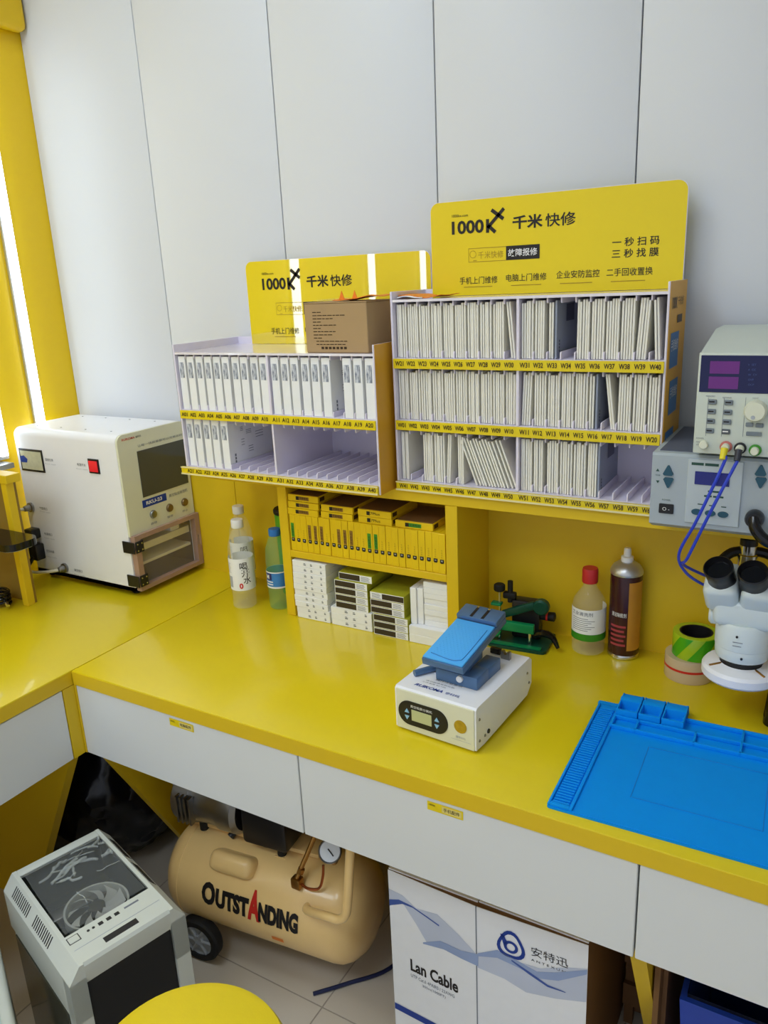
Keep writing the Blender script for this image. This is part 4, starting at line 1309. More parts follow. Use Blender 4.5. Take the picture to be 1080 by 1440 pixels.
part(B().lathe([(0.013, 0), (0.0145, 0.004), (0.0145, 0.016), (0.012, 0.024)], 20, (c.x, gy - 0.0005, c.z), -Y), 'collar', BLK, hp)
part(B().tube([(c.x, gy - 0.018, c.z + 0.004), (c.x + 0.004, gy - 0.026, c.z - 0.012), (c.x + 0.020, gy - 0.030, c.z - 0.028), (c.x + 0.055, gy - 0.03, c.z - 0.045), (c.x + 0.12, gy - 0.02, c.z - 0.10)], 0.0095, 12), 'cable', BLKG, hp)

# ================================================================== BENCH POWER SUPPLY
qy = 0.345
ux0, ux1, uz0, uz1 = 1.2135, 1.47, sz1 + 0.0075, 1.416
ps = thing('power_supply', 'grey bench power supply with a navy display stacked on the rework station', 'machine', (1.34, 0.45, sz1))
part(B().prism([(qy + 0.006, uz0), (qy + 0.006, uz1), (0.50, uz1 + 0.026), (0.60, uz1 + 0.026), (0.60, uz0)], ux0, ux1, 'x'), 'housing', PSUW, ps)
part(B().box(ux0 - 0.001, ux1 + 0.001, qy, qy + 0.008, uz0, uz1 + 0.001, 0.002), 'front_bezel', PSUW, ps)
for x in (ux0 + 0.025, ux1 - 0.025):
    for y in (0.395, 0.58):
        part(B().lathe([(0.008, 0), (0.009, 0.0078)], 12, (x, y, sz1 + 0.0014)), 'foot', RUB, ps)


def u(px, py):
    return on(px, py, 'y', qy)


a, c = u(983, 551), u(988, 497)
dw = part(B().box(a.x, ux1 - 0.006, qy - 0.0015, qy, a.z, uz1 - 0.003, 0.0006, 1), 'display_window', NAVY, ps)
for (pa, pb) in (((998, 525), (1041, 508)), ((996, 546), (1039, 530))):
    a, c = u(*pa), u(*pb)
    part(B().box(a.x, c.x, qy - 0.0022, qy - 0.0015, a.z, c.z), 'readout', PURP, dw)
bb = B()
for k in range(5):
    c = u(1052, 514 + k * 7); ink(bb, ('V  SET', 'A  CC', 'W  CV', 'OVP', 'OCP')[k], (c.x, qy - 0.0015, c.z), X, Z, h=0.003)
part(bb, 'lettering', mat('dim_blue_ink', (70, 90, 150), 0.5), dw)
for k in range(4):
    for px, py in ((1002 - k * 1.3, 565 + k * 13.5), (1025 - k * 1.4, 566 + k * 13.6)):
        c = u(px, py)
        big = px > 1010 and k == 3
        kb = part(B().box(c.x - 0.0062, c.x + 0.0062, qy - 0.003, qy, c.z - 0.004, c.z + 0.004, 0.0008, 1), 'key', mat('dark_key', (86, 92, 98), 0.5) if big else BTNG, ps)
        part(quad(B(), (c.x - 0.0045, qy - 0.003, c.z - 0.0005), X, Z, 0.008, 0.002), 'key_print', INKW if big else INK, kb)
c = u(1063, 577)
kn = part(B().lathe([(0.0165, 0), (0.0165, 0.010), (0.014, 0.016), (0.0, 0.016)], 30, (c.x, qy, c.z), -Y), 'dial', mat('cream_dial', (226, 228, 206), 0.35), ps)
part(B().lathe([(0.0032, 0), (0.0028, 0.001)], 12, (c.x - 0.002, qy - 0.016, c.z - 0.009), -Y), 'dial_mark', LGRAYP, kn)
for px, py, w3 in ((1054, 597, 0.011), (1068, 598, 0.011), (1060, 610, 0.022)):
    c = u(px, py)
    part(B().box(c.x - w3 / 2, c.x + w3 / 2, qy - 0.003, qy, c.z - 0.0032, c.z + 0.0032, 0.0008, 1), 'key', BTNG, ps)
c = u(990, 625)
part(B().lathe([(0.0068, 0), (0.0068, 0.006), (0.0055, 0.008)], 20, (c.x, qy, c.z), -Y), 'power_button', mat('cream_dial', (226, 228, 206)), ps)
bb = B()
for px, py, s in ((979, 617, 'POWER'), (979, 622, 'ON'), (979, 626, 'OFF'), (993, 558, 'MEMORY'), (1016, 560, 'SETTING'), (1058, 561, 'ADJUST')):
    c = u(px, py); ink(bb, s, (c.x, qy, c.z), X, Z, h=0.0024)
for (px, py, ww, hh) in ((992, 613, 0.0006, 0.062), (1014, 614, 0.0006, 0.062), (1044, 614, 0.0006, 0.062)):
    c = u(px, py); quad(bb, (c.x, qy, c.z), X, Z, ww, hh)
part(bb, 'lettering', GRAYP, ps)
TERM = []
for px, py, m in ((1021, 628, mat('pink_ring', (190, 110, 100))), (1041, 630, BLK), (1062, 633, INKG)):
    c = u(px, py)
    rg = part(B().lathe([(0.0092, 0), (0.0092, 0.003), (0.007, 0.004)], 18, (c.x, qy, c.z), -Y), 'terminal', m, ps)
    part(B().lathe([(0.0062, 0.003), (0.0062, 0.013), (0.005, 0.015)], 16, (c.x, qy, c.z), -Y), 'terminal_post', mat('cream_dial', (226, 228, 206)), rg)
    TERM.append(c)
for k, (c, m, cn) in enumerate(((TERM[0], mat('yellow_plug', (230, 214, 40), 0.4), 'yellow'), (TERM[1], mat('dark_plug', (46, 48, 60), 0.4), 'dark grey'))):
    t = thing('test_lead', 'blue test lead with a %s plug hanging from the power supply' % cn, 'cable', (c.x - 0.06, qy - 0.03, c.z - 0.25), group='test leads')
    part(B().cyl((c.x, qy - 0.0158, c.z), (c.x - 0.001, qy - 0.024, c.z - 0.016), 0.0056, 0.0048, 14), 'plug', m, t)
    end = [on(p_[0], p_[1], 'y', yy) for p_, yy in ((((1020, 646), 0.322), ((1000, 690), 0.320), ((978, 735), 0.325), ((955, 778), 0.35), ((962, 802), 0.38), ((985, 820), 0.42), ((1030, 840), 0.50)) if k == 0 else (((1037, 648), 0.322), ((1012, 695), 0.316), ((990, 738), 0.322), ((966, 786), 0.345), ((960, 793), 0.38), ((984, 806), 0.43), ((1030, 825), 0.51)))]
    part(B().tube([Vector((c.x - 0.001, qy - 0.022, c.z - 0.014))] + end, 0.0026, 8), 'wire', CBL, t)

# ================================================================== STEREO MICROSCOPE
mxp, myp = 1.307, 0.425
ms = thing('microscope', 'white stereo microscope with black eyecups and a white ring light', 'microscope', (mxp, myp, ZD))


def L(prof, m, nm, org=None, ax=(0, 0, 1), n=36, par=None):
    return part(B().lathe(prof, n, org or (mxp, myp, ZD), ax, cap=prof[0] != prof[-1]), nm, m, par or ms)


L([(0.034, 0.083), (0.060, 0.083), (0.065, 0.088), (0.065, 0.101), (0.061, 0.107), (0.040, 0.110), (0.036, 0.112), (0.034, 0.083)], WMET, 'ring_light')
part(B().box(mxp + 0.03, mxp + 0.14, myp - 0.015, myp + 0.02, ZD + 0.085, ZD + 0.106, 0.004), 'ring_light_arm', WMET, ms)
for a in (-2.55, -0.75):
    part(B().cyl((mxp + 0.058 * math.cos(a), myp + 0.058 * math.sin(a), ZD + 0.108), (mxp + 0.036 * math.cos(a), myp + 0.036 * math.sin(a), ZD + 0.111), 0.002), 'set_screw', BRASS, ms)
L([(0.030, 0.100), (0.0345, 0.104), (0.0345, 0.124), (0.032, 0.126)], BLK, 'objective_ring')
L([(0.030, 0.123), (0.043, 0.125), (0.045, 0.129), (0.0455, 0.146), (0.045, 0.147), (0.0465, 0.148), (0.047, 0.190), (0.044, 0.196)], SCOPE, 'lower_body')
# body block with side knob swellings
bb = B().box(mxp - 0.050, mxp + 0.050, myp - 0.040, myp + 0.045, ZD + 0.188, ZD + 0.240, 0.014, 4)
part(bb, 'zoom_body', SCOPE, ms)
for s in (-1, 1):
    L([(0.021, 0), (0.021, 0.010), (0.017, 0.014)], SCOPE, 'zoom_knob', (mxp + s * 0.044, myp, ZD + 0.198), (s, 0, 0), 24)
# prism pods and eyepieces
for s in (-1, 1):
    px_ = mxp + s * 0.0265 - 0.003
    pod = B().box(-0.028, 0.028, -0.036, 0.036, -0.026, 0.034, 0.012, 4).xf(Matrix.Translation((px_ - 0.006 + s * 0.002, myp - 0.010, ZD + 0.250)) @ Matrix.Rotation(math.radians(30), 4, 'X') @ Matrix.Rotation(math.radians(s * 6), 4, 'Y'))
    p = part(pod, 'prism_pod', SCOPE, ms)
    d = Vector((-0.13 if s < 0 else -0.03, -0.60, 0.78)).normalized()
    o = Vector((px_ - 0.010 - s * 0.002, myp - 0.022, ZD + 0.262))
    part(B().lathe([(0.0225, 0), (0.0235, 0.012), (0.0225, 0.030), (0.0235, 0.034), (0.0245, 0.052), (0.0225, 0.054), (0.019, 0.042), (0.0, 0.040)], 32, o, d), 'eyepiece', BLK, p)
    part(B().lathe([(0.0, 0.0), (0.019, 0.0008)], 28, o + d * 0.042, d, cap=False), 'lens', BLKG, p)
L([(0.017, 0.235), (0.017, 0.300), (0.0145, 0.302), (0.0145, 0.318), (0.013, 0.320)], CHR, 'camera_port', (mxp - 0.008, myp + 0.045, ZD))
L([(0.0150, 0.318), (0.0152, 0.330), (0.012, 0.332)], BLK, 'port_cap', (mxp - 0.008, myp + 0.045, ZD))
part(B().tube([(mxp - 0.05, myp + 0.035, ZD + 0.285), (mxp - 0.03, myp + 0.05, ZD + 0.300), (mxp + 0.02, myp + 0.06, ZD + 0.300), (mxp + 0.06, myp + 0.05, ZD + 0.280)], 0.009, 10), 'carrying_ring', BLK, ms)
part(B().box(mxp + 0.045, mxp + 0.135, myp + 0.02, myp + 0.05, ZD + 0.20, ZD + 0.23, 0.004), 'support_arm', BLK, ms)
L([(0.016, 0.012), (0.016, 0.31)], CHR, 'column', (mxp + 0.125, myp + 0.06, ZD))
part(B().prism(rrect(mxp + 0.045, mxp + 0.30, myp - 0.02, myp + 0.16, 0.02), ZD + 0.0003, ZD + 0.014, 'z'), 'base', BLKG, ms)
part(B().prism(rrect(mxp + 0.048, mxp + 0.085, myp - 0.018, myp + 0.01, 0.01), ZD + 0.014, ZD + 0.030, 'z'), 'base_foot', BLKG, ms)
bb = B()
quad(bb, (mxp - 0.012, myp - 0.0470, ZD + 0.167), X, Z, 0.016, 0.0012)
quad(bb, (mxp - 0.012, myp - 0.0470, ZD + 0.160), X, Z, 0.014, 0.0012)
part(bb, 'print', GRAYP, ms)
L([(0.0022, 0), (0.002, 0.002)], BLK, 'lock_screw', (mxp - 0.006, myp - 0.0465, ZD + 0.178), (0, -1, 0), 10)
L([(0.0022, 0), (0.002, 0.002)], BLK, 'lock_screw', (mxp + 0.004, myp - 0.0450, ZD + 0.137), (0, -1, 0), 10)

# ================================================================== BLUE SILICONE MAT
mt = thing('silicone_mat', 'blue silicone work mat with ribs and small trays on the right of the bench', 'mat', (1.083, 0.019, ZD), math.radians(1.6))
MW, MD = 0.48, 0.335
part(B().prism(rrect(0, MW, 0, MD, 0.006, 3), 0.0003, 0.004, 'z'), 'sheet', BLUEM, mt)
part(B().prism(rrect(-0.002, MW, MD - 0.001, MD + 0.012, 0.003, 2), 0.0003, 0.004, 'z'), 'rear_edge', BLUEM, mt)
fin = B().box(0, 0.026, 0, 0.0032, 0.004, 0.0078, 0.0006, 1).mesh('rib', BLUEM)
for k in range(44):
    piece(fin, 'rib', mt, (0.007, 0.012 + k * 0.00700, 0))
for a in ((0.001, 0.005, 0.002, MD - 0.004), (0.035, 0.040, 0.002, MD - 0.06), (0.005, 0.035, 0.002, 0.010)):
    part(B().box(a[0], a[1], a[2], a[3], 0.004, 0.0085, 0.001, 2), 'rim', BLUEM, mt)
part(B().box(0.040, MW - 0.004, 0.001, 0.004, 0.004, 0.0055, 0.0006, 1), 'rim', BLUEM, mt)
# tray walls along the back
for (a, b_, c, d) in ((0.040, MW, 0.258, 0.262), (0.040, MW, 0.291, 0.295), (0.150, MW, 0.330, 0.335), (0.038, 0.042, 0.258, 0.335), (0.080, 0.084, 0.258, 0.295), (0.178, 0.182, 0.258, 0.295), (0.252, 0.256, 0.258, 0.335), (0.33, 0.334, 0.258, 0.335)):
    part(B().box(a, b_, c, d, 0.004, 0.012, 0.001, 2), 'tray_wall', BLUEM, mt)
for k in range(3):
    xa = 0.040 + k * 0.040
    hb = B().box(xa, xa + 0.038, 0.297, 0.301, 0.004, 0.022, 0.001, 2).box(xa, xa + 0.003, 0.300, 0.362, 0.0003, 0.022, 0.001, 2).box(xa + 0.035, xa + 0.038, 0.300, 0.362, 0.0003, 0.022, 0.001, 2)
    hb.prism([(0.330, 0.0003), (0.372, 0.0003), (0.366, 0.018), (0.340, 0.024), (0.334, 0.022)], xa, xa + 0.038, 'x')
    hb.box(xa + 0.002, xa + 0.036, 0.300, 0.335, 0.0005, 0.006)
    part(hb, 'parts_cup', BLUEM, mt)
frame = B()
for (a, b_, c, d) in ((0.115, 0.300, 0.225, 0.2262), (0.115, 0.300, 0.075, 0.0762), (0.112, 0.1132, 0.075, 0.226), (0.300, 0.3012, 0.075, 0.226)):
    frame.box(a, b_, c, d, 0.004, 0.0046)
part(frame, 'embossed_frame', mat('blue_silicone_dark', (0, 128, 220), 0.5), mt)

# ================================================================== UNDER THE BENCH: AIR COMPRESSOR
TC, TA, TL, TR = Vector((0.10, 0.16, 0.175)), math.radians(6), 0.53, 0.118
tu = Vector((math.cos(TA), math.sin(TA), 0)); tv = Vector((-tu.y, tu.x, 0))
ac = thing('air_compressor', 'tan air compressor tank with black wheels and bold lettering under the bench', 'compressor', (0.36, 0.19, 0))


def tank_hit(px, py):
    d = ray(px, py); o = CAM - TC
    dp = Vector((d.dot(tv), d.z)); op = Vector((o.dot(tv), o.z))
    a = dp.dot(dp); b = 2 * dp.dot(op); c = op.dot(op) - TR * TR
    disc = max(0, b * b - 4 * a * c)
    t_ = (-b - math.sqrt(disc)) / (2 * a)
    p = o + d * t_
    return p.dot(tu), math.atan2(p.z, p.dot(tv))


def tank_pt(s, a, r=TR):
    return TC + tu * s + (tv * math.cos(a) + Z * math.sin(a)) * r


prof = [(0.0, -0.002), (0.05, 0.002), (0.085, 0.013), (0.105, 0.030), (0.115, 0.048), (TR, 0.065), (TR, TL - 0.065), (0.115, TL - 0.048), (0.105, TL - 0.030), (0.085, TL - 0.013), (0.05, TL - 0.002), (0.0, TL + 0.002)]
part(B().lathe(prof, 56, TC, tu), 'tank', TANK, ac)
part(B().lathe([(TR, 0), (TR + 0.0012, 0.001), (TR + 0.0012, 0.003), (TR, 0.004)], 56, TC + tu * 0.062, tu, cap=False), 'weld_seam', TANK, ac)
# lettering bent round the tank
s0, a0 = tank_hit(284, 1264); s1, a1 = tank_hit(419, 1302)


def tank_ink(b, body, sa, sb, abot, h, bold, a_sh=0.0):
    vs, fs, x0, x1, y0, y1 = glyphs(body, bold)
    bm = bmesh.new()
    vv = [bm.verts.new(((v[0] - x0) / (x1 - x0), (v[1] - y0) / (y1 - y0), 0)) for v in vs]
    for f in fs:
        try:
            bm.faces.new([vv[i] for i in f])
        except ValueError:
            pass
    for cut in (0.25, 0.5, 0.75):
        bmesh.ops.bisect_plane(bm, geom=bm.verts[:] + bm.edges[:] + bm.faces[:], plane_co=(0, cut, 0), plane_no=(0, 1, 0))
    bm.verts.index_update()
    pts = [tank_pt(sa + v.co.x * (sb - sa), abot - (v.co.y * h) / TR + a_sh * v.co.x, TR + 0.0014) for v in bm.verts]
    b.flat = True
    b.geo(pts, [tuple(v.index for v in f.verts) for f in bm.faces])
    bm.free()


LW = s1 - s0
bb = B()
ab = sum(q - 2 * PI if q > 0 else q for q in (tank_hit(290, 1273)[1], tank_hit(418, 1311)[1])) / 2
tank_ink(bb, 'O', s0, s0 + LW * 0.145, ab, 0.054, 0.05)
part(bb, 'lettering', INK, ac)
bb = B()
tank_ink(bb, 'UTST', s0 + LW * 0.15, s0 + LW * 0.50, ab, 0.046, 0.06)
part(bb, 'lettering', INK, ac)
bb = B()
tank_ink(bb, 'NDING', s0 + LW * 0.60, s0 + LW * 1.0, ab, 0.046, 0.06)
part(bb, 'lettering', INK, ac)
bb = B()
tank_ink(bb, 'A', s0 + LW * 0.49, s0 + LW * 0.615, ab + 0.02, 0.070, 0.05)
part(bb, 'lettering', INKR, ac)
# feet, wheels, drain
for sgn in (-1, 1):
    wc = TC + tu * 0.11 + tv * (sgn * 0.108)
    wc = Vector((wc.x, wc.y, 0.0585))
    wh = part(B().lathe([(0.040, -0.014), (0.054, -0.014), (0.058, -0.009), (0.058, 0.009), (0.054, 0.014), (0.040, 0.014), (0.040, -0.014)], 40, wc, tv, cap=False), 'wheel', RUB, ac)
    part(B().lathe([(0.0, -0.010), (0.012, -0.012), (0.015, -0.006), (0.036, -0.006), (0.041, -0.011), (0.041, 0.011), (0.036, 0.006), (0.0, 0.006)], 32, wc, tv), 'hub', LGRAYP, wh)
    for k in range(6):
        q = 2 * PI * k / 6
        dd = tu * math.cos(q) + Z * math.sin(q)
        part(B().cyl(wc - tv * sgn * -0.009 + dd * 0.010, wc - tv * sgn * -0.009 + dd * 0.040, 0.004, n=8), 'spoke', LGRAYP, wh)
    part(B().geo([tank_pt(0.085, -PI / 2 - sgn * 0.55), tank_pt(0.135, -PI / 2 - sgn * 0.55), wc + tu * 0.012 - tv * sgn * 0.016, wc - tu * 0.012 - tv * sgn * 0.016], [(0, 1, 2, 3)]) if False else B().box(-0.02, 0.02, -0.002, 0.002, -0.03, 0.02).xf(Matrix.Translation(wc + Vector((0, 0, 0.035)) - tv * sgn * 0.020) @ Matrix.Rotation(TA, 4, 'Z')), 'wheel_bracket', TANK, ac)
for s_ in (0.42,):
    for sgn in (0.3, 1.4):
        c = TC + tu * s_ + tv * sgn * 0.05
        part(B().cyl((c.x, c.y, 0.0004), (c.x, c.y, 0.074), 0.012, n=14), 'foot', RUB, ac)
dp_ = TC + tu * 0.335
part(B().cyl((dp_.x, dp_.y - 0.02, 0.040), (dp_.x, dp_.y - 0.02, 0.062), 0.008, n=12), 'drain_valve', STEEL, ac)
s_, a_ = tank_hit(393, 1322)
bb = B()
tank_ink(bb, '-', s_ - 0.018, s_ + 0.012, a_ + 0.02, 0.012, 0.05)
part(bb, 'orange_sticker', ORNG, ac)
# capacitor box on the shoulder
s_, a_ = tank_hit(330, 1215)
c = tank_pt(s_, a_, TR + 0.004)
part(B().box(-0.058, 0.058, -0.024, 0.024, -0.04, 0.026, 0.018, 4).xf(Matrix.Translation(c) @ Matrix.Rotation(TA, 4, 'Z') @ Matrix.Rotation(math.radians(55), 4, 'X')), 'capacitor_box', TANK, ac)
# handle tube
def tp(px, py, dr):
    s_, a_ = tank_hit(px, py)
    return tank_pt(s_, a_, TR + dr)
hpts = [tp(432, 1274, -0.006), tp(436, 1279, 0.012), on(458, 1288, 'y', 0.066), on(476, 1293, 'y', 0.066), on(486, 1286, 'y', 0.066), on(489, 1262, 'y', 0.068), on(491, 1225, 'y', 0.072), on(493, 1185, 'y', 0.076)]
part(B().tube(hpts, 0.0095, 12, 4), 'handle', TANK, ac)
# pump head and platform
top = TC + Vector((0, 0, TR))
ph = part(B().box(-0.01, 0.36, -0.015, 0.06, 0.0, 0.012, 0.003).xf(Matrix.Translation(top + tu * 0.04 + Z * 0.004) @ Matrix.Rotation(TA, 4, 'Z')), 'platform', TANK, ac)
part(B().lathe([(0.06, 0), (0.066, 0.006), (0.066, 0.05), (0.060, 0.056), (0.060, 0.12), (0.066, 0.13), (0.066, 0.17), (0.055, 0.18)], 32, top + tu * 0.03 + Z * 0.085, tu), 'motor', STEEL, ac)
part(B().box(0.22, 0.34, -0.05, 0.05, 0.02, 0.15, 0.01).xf(Matrix.Translation(top + Z * 0.004) @ Matrix.Rotation(TA, 4, 'Z')), 'pump_head', BLK, ac)
for k in range(4):
    part(B().box(0.055 + k * 0.012, 0.060 + k * 0.012, -0.071, -0.055, 0.05, 0.12).xf(Matrix.Translation(top) @ Matrix.Rotation(TA, 4, 'Z')), 'cooling_fin', STEEL, ac)
for px, py in ((288, 1152), (397, 1188)):
    s_, a_ = tank_hit(px, py + 12)
    c = tank_pt(s_, a_, TR)
    k = part(B().cyl(c - Z * 0.004, c + Z * 0.026, 0.011, n=16), 'rubber_mount', RUB, ac)
    part(B().lathe([(0.014, 0), (0.014, 0.003)], 14, c + Z * 0.026), 'mount_cap', STEEL, k)
    part(B().box(-0.014, 0.014, -0.012, 0.012, -0.004, 0.0).xf(Matrix.Translation(c - Z * 0.001) @ Matrix.Rotation(TA, 4, 'Z')), 'mount_plate', TANK, k)
# regulator, gauge, brass valve, copper line
va = tp(421, 1243, 0.012)
vv = part(B().box(-0.012, 0.012, -0.010, 0.010, -0.012, 0.014, 0.003).xf(Matrix.Translation(va)), 'check_valve', BRASS, ac)
part(B().tube([va + Z * 0.012, va + Vector((0.006, 0.012, 0.035)), va + Vector((0.016, 0.03, 0.07)), va + Vector((0.03, 0.05, 0.12))], 0.0055, 10), 'riser_pipe', BRASS, vv)
part(B().lathe([(0.0085, 0), (0.0085, 0.012)], 6, va + Vector((0.004, 0.006, 0.022)), (0.3, 0.4, 1)), 'nut', BRASS, vv)
part(B().tube([va + X * 0.012, va + Vector((0.03, -0.002, -0.002)), va + Vector((0.055, 0.004, 0.004)), va + Vector((0.062, 0.012, 0.03)), va + Vector((0.060, 0.02, 0.055))], 0.003, 8), 'copper_line', COPPER, vv)
gpos = on(464, 1197, 'y', 0.080)
gd = Vector((0.35, -0.75, 0.55)).normalized()
gg = part(B().lathe([(0.017, -0.014), (0.023, -0.012), (0.0245, 0), (0.0225, 0.003), (0.021, 0.001), (0.0, 0.001)], 28, gpos, gd), 'pressure_gauge', STEEL, ac)
part(B().lathe([(0.0, 0.0012), (0.0205, 0.0014)], 28, gpos, gd, cap=False), 'gauge_face', mat('gauge_white', (214, 220, 226), 0.3), gg)
part(B().box(-0.0012, 0.0012, -0.012, 0.006, 0.002, 0.003).xf(Matrix.Translation(gpos) @ gd.to_track_quat('Z', 'Y').to_matrix().to_4x4() @ Matrix.Rotation(0.7, 4, 'Z')), 'needle', INK, gg)
part(B().cyl(gpos - gd * 0.012, gpos - gd * 0.04 - Z * 0.03, 0.009, n=12), 'gauge_stem', BRASS, gg)
part(B().tube([tp(325, 1180, 0.008), tp(345, 1172, 0.03), tp(365, 1190, 0.025), tp(385, 1195, 0.02), tp(405, 1185, 0.035)], 0.009, 10), 'hose', BLK, ac)
solo(B().tube([(0.52, 0.10, 0.0065), (0.575, 0.16, 0.0065), (0.64, 0.24, 0.0065), (0.66, 0.36, 0.0065), (0.62, 0.44, 0.0065)], 0.0045, 10).xf(Matrix.Translation((0, 0, -0.0016))), 'air_hose', mat('dark_blue_hose', (26, 36, 78), 0.4), 'dark blue air hose lying on the floor behind the tan tank', 'hose')

# ================================================================== CABLE BOX
lb_ = thing('cable_box', 'white LAN cable carton with blue waves standing under the bench', 'box', (0.94, 0.2, 0))
lx0, lxm, lx1, ly, ly2, lz = 0.747, 0.9365, 1.1405, 0.083, 0.40, 0.450
part(B().prism([(lx0, ly + 0.001), (lxm, ly - 0.007), (lx1, ly + 0.001), (lx1, ly2), (lx0, ly2)], 0.0004, lz, 'z'), 'carton', CARDE, lb_)  # kraft sides; the darker brown puts their shade into the colour
part(B().prism([(lx0, ly), (lxm - 0.001, ly - 0.008), (lxm - 0.001, ly - 0.007), (lx0, ly + 0.001)], 0.0004, lz, 'z'), 'front_panel', BOXW, lb_)
part(B().prism([(lxm + 0.001, ly - 0.008), (lx1, ly), (lx1, ly + 0.001), (lxm + 0.001, ly - 0.007)], 0.0004, lz, 'z'), 'front_panel', BOXW, lb_)
part(B().box(lx0 + 0.001, lxm - 0.001, ly + 0.002, ly2 - 0.001, lz, lz + 0.003), 'flap', BOXW, lb_)
part(B().box(lxm + 0.001, lx1 - 0.001, ly + 0.004, ly2 - 0.001, lz, lz + 0.003), 'flap', BOXW, lb_)
part(B().box(lxm - 0.001, lxm + 0.001, ly - 0.0088, ly - 0.006, 0.0, lz), 'seam', GRAYP, lb_)


def face(x, z, lift=0.0008):
    """point on the folded front of the cable box"""
    y = ly - 0.008 * ((x - lx0) / (lxm - lx0) if x < lxm else (lx1 - x) / (lx1 - lxm))
    return Vector((x, y - lift, z))


def onface(px, py):
    p = on(px, py, 'y', ly - 0.004)
    return p.x, p.z


def ribbon(up, dn, m, lift, nm='wave_print', n=36):
    U = [onface(*p) for p in up]; D = [onface(*p) for p in dn]

    def samp(C, t):
        k = min(int(t * (len(C) - 1)), len(C) - 2)
        f = t * (len(C) - 1) - k
        f = f * f * (3 - 2 * f)
        return (C[k][0] * (1 - f) + C[k + 1][0] * f, C[k][1] * (1 - f) + C[k + 1][1] * f)
    bb = B()
    bb.flat = True
    vs, fs = [], []
    for i in range(n + 1):
        a = samp(U, i / n); b = samp(D, i / n)
        for q in (b, a):
            xx = min(max(q[0], lx0 + 0.0005), lx1 - 0.0005)
            vs.append(face(xx, min(q[1], lz - 0.001), lift))
    for i in range(n):
        fs.append((2 * i, 2 * i + 2, 2 * i + 3, 2 * i + 1))
    bb.geo(vs, fs)
    part(bb, nm, m, lb_)


ribbon([(543, 1250), (565, 1260), (585, 1278), (615, 1285), (645, 1312), (672, 1340)], [(543, 1268), (565, 1270), (585, 1300), (600, 1325), (640, 1335), (672, 1342)], WAVE1, 0.0006)
ribbon([(543, 1266), (560, 1266), (578, 1274), (600, 1288), (618, 1300)], [(543, 1275), (565, 1272), (580, 1277), (600, 1290), (618, 1302)], WAVE3, 0.0010)
ribbon([(595, 1325), (620, 1322), (650, 1335), (674, 1339)], [(595, 1327), (625, 1334), (650, 1346), (674, 1356)], WAVE2, 0.0012)
ribbon([(673, 1340), (700, 1335), (730, 1352), (760, 1362), (800, 1362), (826, 1365)], [(673, 1358), (710, 1375), (740, 1395), (780, 1405), (800, 1408), (826, 1412)], WAVE1, 0.0006)
ribbon([(673, 1338), (700, 1334), (725, 1348), (755, 1366), (780, 1368), (826, 1366)], [(673, 1342), (700, 1345), (730, 1360), (758, 1376), (785, 1380), (826, 1372)], WAVE2, 0.0010)
ribbon([(720, 1348), (745, 1366), (770, 1385), (795, 1396)], [(720, 1350), (745, 1370), (770, 1388), (795, 1397)], WAVE3, 0.0014)
xa = onface(577, 1363)
bb = B()
dX = Vector((1, -0.008 / (lxm - lx0), 0))
ink(bb, 'Lan Cable', face(xa[0], xa[1] - 0.004, 0.0), dX, Z, h=0.030, w=onface(645, 1380)[0] - xa[0], bold=0.028)
part(bb, 'lettering', INK, lb_)
bb = B()
ink(bb, 'UTP Cat.6 4PAIRS / 23AWG', face(xa[0], xa[1] - 0.020, 0.0), dX, Z, h=0.008, w=0.098)
ink(bb, '305m(1000FT)', face(xa[0] + 0.026, xa[1] - 0.034, 0.0), dX, Z, h=0.008, w=0.052)
part(bb, 'lettering', GRAYP, lb_)
bb = B()
dX2 = Vector((1, 0.008 / (lx1 - lxm), 0))
xc = onface(747, 1343)
ink(bb, '安特迅', face(xc[0], xc[1], 0.0), dX2, Z, h=0.020, w=0.066)
ink(bb, 'A N T E X U N', face(xc[0], xc[1] - 0.012, 0.0), dX2, Z, h=0.005, w=0.062)
part(bb, 'lettering', INK, lb_)
# shield emblem with a swirl
cxs, czs = onface(719, 1329)
bb = B()
bb.flat = True


def band(pts_o, pts_i):
    n = len(pts_o)
    bb.geo([face(cxs + p[0], czs + p[1], 0.001) for p in pts_o] + [face(cxs + p[0], czs + p[1], 0.001) for p in pts_i], [(i, (i + 1) % n, n + (i + 1) % n, n + i) for i in range(n)])


sh = []
for k in range(24):
    q = 2 * PI * k / 24
    r = 0.030 * (1 - 0.10 * math.cos(3 * (q - PI / 2) + PI))
    sh.append((r * math.cos(q) * 0.86, r * math.sin(q)))
band(sh, [(p[0] * 0.76, p[1] * 0.76) for p in sh])
cir = [(0.0135 * math.cos(2 * PI * k / 20), 0.0135 * math.sin(2 * PI * k / 20) - 0.003) for k in range(20)]
band(cir, [(p[0] * 0.58, (p[1] + 0.003) * 0.58 - 0.003) for p in cir])
bb.geo([face(cxs - 0.020, czs + 0.020, 0.001), face(cxs - 0.013, czs - 0.006, 0.001), face(cxs - 0.007, czs + 0.006, 0.001), face(cxs - 0.013, czs + 0.018, 0.001)], [(0, 1, 2, 3)])
part(bb, 'emblem', INKB, lb_)
za = onface(550, 1412)[1]
bb = B()
bb.flat = True
bb.geo([face(lx0 + 0.001, za - 0.010, 0.001), face(lxm - 0.001, za - 0.010, 0.001), face(lxm - 0.001, za + 0.006, 0.001), face(lx0 + 0.001, za + 0.006, 0.001)], [(0, 1, 2, 3)])
part(bb, 'blue_stripe', INKB, lb_)

